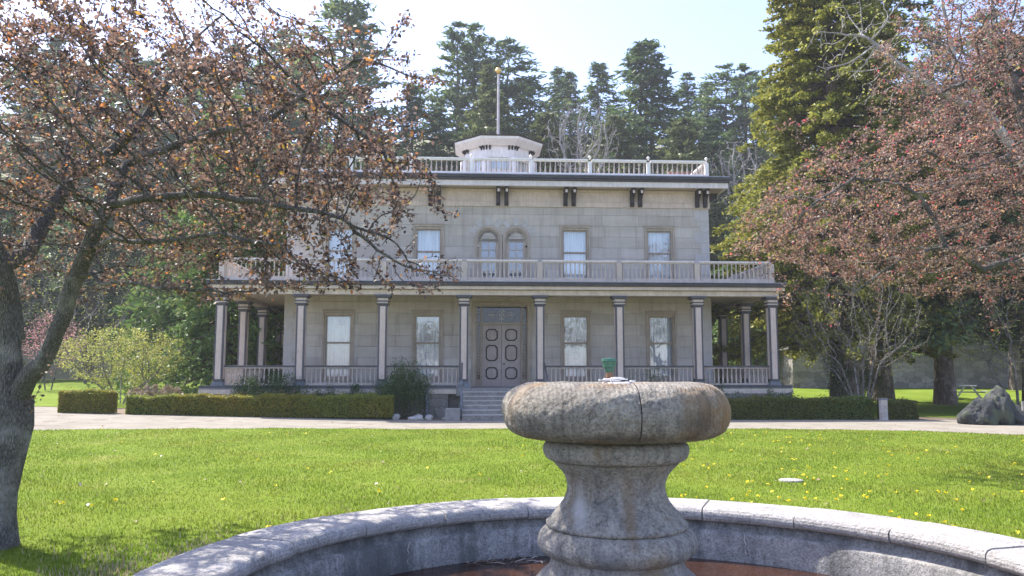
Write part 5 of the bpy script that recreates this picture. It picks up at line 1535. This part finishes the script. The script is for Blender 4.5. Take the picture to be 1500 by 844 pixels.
leafy_shrub('porch_shrub', 5.2, 29.9, 2.3, 0.8, 1.9, 114, 'wispy upright shrub before the porch rail behind the fountain bowl', 1700, stems=22, group=SG, upright=1.0)
leafy_shrub('porch_shrub', 7.6, 29.95, 2.4, 0.7, 1.4, 115, 'low creeping shrub under the right half of the porch rail', 2600, stems=18, group=SG)
leafy_shrub('porch_shrub', 10.2, 30.2, 2.6, 0.7, 1.15, 116, 'low dark creeper under the last bay of the porch on the right', 2800, stems=18, group=SG)
leafy_shrub('dark_shrub', 16.6, 38.6, 2.6, 2.0, 2.5, 117, 'dark rounded evergreen shrub right of the sequoia trunk', 5000, 0.10, stems=24, mat=M['leaf_fir'])
leafy_shrub('ivy_growth', 14.75, 36.2, 1.3, 0.8, 3.9, 118, 'ivy climbing the left side of the sequoia trunk', 2600, 0.09, stems=14, upright=0.2)
leafy_shrub('dry_grass_clump', -14.9, 33.6, 2.4, 1.2, 0.95, 119, 'tan dry ornamental grass behind the left hedge', 2600, 0.16, stems=26, mat=M['dry'], z=float(gz(-14.9, 33.6)), upright=1.6)

# ------------------------------------------------------------------ rocks, boulder, bollard, stone building, picnic tables
def rock(name, c, s, seed, mat, label, cat, group=None, sub=3, parent=None, amp=0.22, facets=0):
    bm = bmesh.new(); bmesh.ops.create_icosphere(bm, subdivisions=sub, radius=1)
    rg_ = random.Random(seed); ph = [rg_.uniform(0, 6) for _ in range(6)]
    for v in bm.verts:
        p = v.co
        k = 1 + amp*(math.sin(p.x*2.3+ph[0])*math.sin(p.y*2.7+ph[1]) + 0.6*math.sin(p.z*3.7+ph[2]+p.x*1.9) + 0.35*math.sin(p.x*7+ph[3])*math.sin(p.z*6+ph[4]) + (0.5*mnoise.fractal(p*3.1+Vector((seed,0,0)), 0.8, 2.0, 5) if sub > 3 else 0))
        for q in range(facets):                      # broken planes knocked off the block
            rq = random.Random(seed*31+q); nn = Vector((rq.gauss(0,1), rq.gauss(0,1), rq.gauss(0,0.8))).normalized(); dq = rq.uniform(0.62, 0.95)
            t_ = p.dot(nn)*k
            if t_ > dq: k *= dq/t_
        v.co = Vector((p.x*s[0]*k, p.y*s[1]*k, p.z*s[2]*k))
    me = bpy.data.meshes.new(name); bm.to_mesh(me); bm.free(); me.materials.append(mat)
    me.polygons.foreach_set('use_smooth', np.ones(len(me.polygons), dtype=bool))
    o = link(name, me, parent, c)
    if label: tag(o, label, cat, group)
    return o
RG = 'pale rocks edging the bed left of the stair'
rocks = [(-3.75, 28.55, 0.15, 0.13, 'pale rock at the foot of the tall bushy shrub, farthest left of the row'),
         (-3.15, 28.35, 0.17, 0.09, 'low white rock, second from the left in the row by the shrub'),
         (-2.95, 28.65, 0.22, 0.12, 'largest white rock in the middle of the row by the shrub'),
         (-2.55, 28.75, 0.14, 0.12, 'pale rock just left of the downspout foot'),
         (-1.95+0.1, 28.75, 0.24, 0.08, 'low flat rock between the downspout and the stair block')]
for i, (x, y, s, hh, lb) in enumerate(rocks):
    rock('rock', (x-0.4, y, hh*0.6), (s, s*0.8, hh), 200+i, M['rock'], lb, 'rock', RG)
bd = empty('boulder', (15.75, 26.0, 0)); bd.scale = (0.9, 0.9, 0.95); tag(bd, 'dark jagged boulder group with a tall peak beside the path at the right edge', 'boulder')
rock('peak', (0.12, 0.1, 0.55), (0.50, 0.5, 0.84), 301, M['boulder'], None, None, parent=bd, sub=5, facets=2, amp=0.2)
rock('left_block', (-0.62, 0.1, 0.28), (0.56, 0.55, 0.58), 302, M['boulder'], None, None, parent=bd, sub=5, facets=2, amp=0.24)
rock('right_block', (0.95, 0.2, 0.15), (0.65, 0.55, 0.52), 303, M['boulder'], None, None, parent=bd, sub=5, facets=2, amp=0.24)
pl = MB(); pl.box((0.62, -0.42, 0.48), (1.12, -0.34, 0.80)); pl.build('plaque', M['basin'], bd, bevel=0.01)
bo = empty('bollard', (13.12, 28.35, 0)); tag(bo, 'pale square concrete bollard standing between the two right hedges', 'bollard')
m = MB(); m.cbox((0, 0, 0.36), (0.22, 0.22, 0.74)); m.build('post', M['rock'], bo, bevel=0.012)
m = MB(); m.cbox((0, 0, 0.755), (0.27, 0.27, 0.05)); m.build('post_cap', M['iron'], bo, bevel=0.008)

sb = empty('stone_building', (0, 0, 0)); tag(sb, 'low rubble-stone building with small dark windows behind the sequoia at the right', 'building')
m = MB(); zb = 0.4
openb = [(23.6, 24.6), (28.9, 29.9), (34.5, 35.5)]
m.box((19, 54, zb-0.5), (45, 62, 3.3)); m.build('wall', M['rubble'], sb)
m = MB(); m.box((18.6, 53.6, 3.302), (45.4, 62.4, 3.5)); m.prism([(18.6, 3.502), (45.4, 3.502), (45.4, 3.6), (18.6, 3.6)], 53.7, 62.3); m.build('roof', M['roof'], sb)
for xa, xb in openb:
    m = MB(); m.ring([(xa,1.5),(xb,1.5),(xb,2.7),(xa,2.7)], [(xa+0.1,1.6),(xb-0.1,1.6),(xb-0.1,2.6),(xa+0.1,2.6)], 53.93, 54.05); wo_ = m.build('window', M['frame'], sb)
    m = MB(); m.box((xa+0.1,53.965,1.6),(xb-0.1,53.985,2.6)); m.build('pane', M['black'], wo_)
def picnic(x, y, rz, label):
    z = float(gz(x, y))
    t = empty('picnic_table', (x, y, z), rz); tag(t, label, 'picnic table')
    m = MB()
    for k in range(4): m.box((-0.95, -0.37+0.19*k, 0.72), (0.95, -0.20+0.19*k, 0.765))
    m.build('tabletop', M['table'], t)
    for s in (-1, 1):
        m = MB(); m.box((-0.95, s*0.72-0.14, 0.42), (0.95, s*0.72+0.14, 0.46)); m.build('bench', M['table'], t)
    for s in (-1, 1):
        m = MB(); m.tube([(s*0.65,-0.62,0.0),(s*0.65,-0.16,0.715)], [0.03,0.03], 6); m.tube([(s*0.65,0.62,0.0),(s*0.65,0.16,0.715)], [0.03,0.03], 6); m.tube([(s*0.65,-0.8,0.40),(s*0.65,0.8,0.40)], [0.025,0.025], 6)
        m.build('leg', M['table'], t)
M['table'] = paint('table_paint', (0.62, 0.60, 0.56), vary=0.2)
picnic(24.8, 43.5, R(58), 'pale picnic table seen end-on on the lawn just left of the boulder')

# ------------------------------------------------------------------ thin spring haze in the air
hm = bpy.data.materials.new('haze_air'); hm.use_nodes = True
hn = hm.node_tree.nodes; hl = hm.node_tree.links
hn.remove(hn['Principled BSDF'])
pv = hn.new('ShaderNodeVolumePrincipled')
pv.inputs['Color'].default_value = (0.93, 0.96, 1.0, 1)
pv.inputs['Density'].default_value = 0.0006
pv.inputs['Anisotropy'].default_value = 0.2
hl.new(pv.outputs[0], hn['Material Output'].inputs['Volume'])
m = MB(); m.box((-1600, -310, -1.5), (1600, 2600, 75))
tag(m.build('haze', hm), kind='stuff')
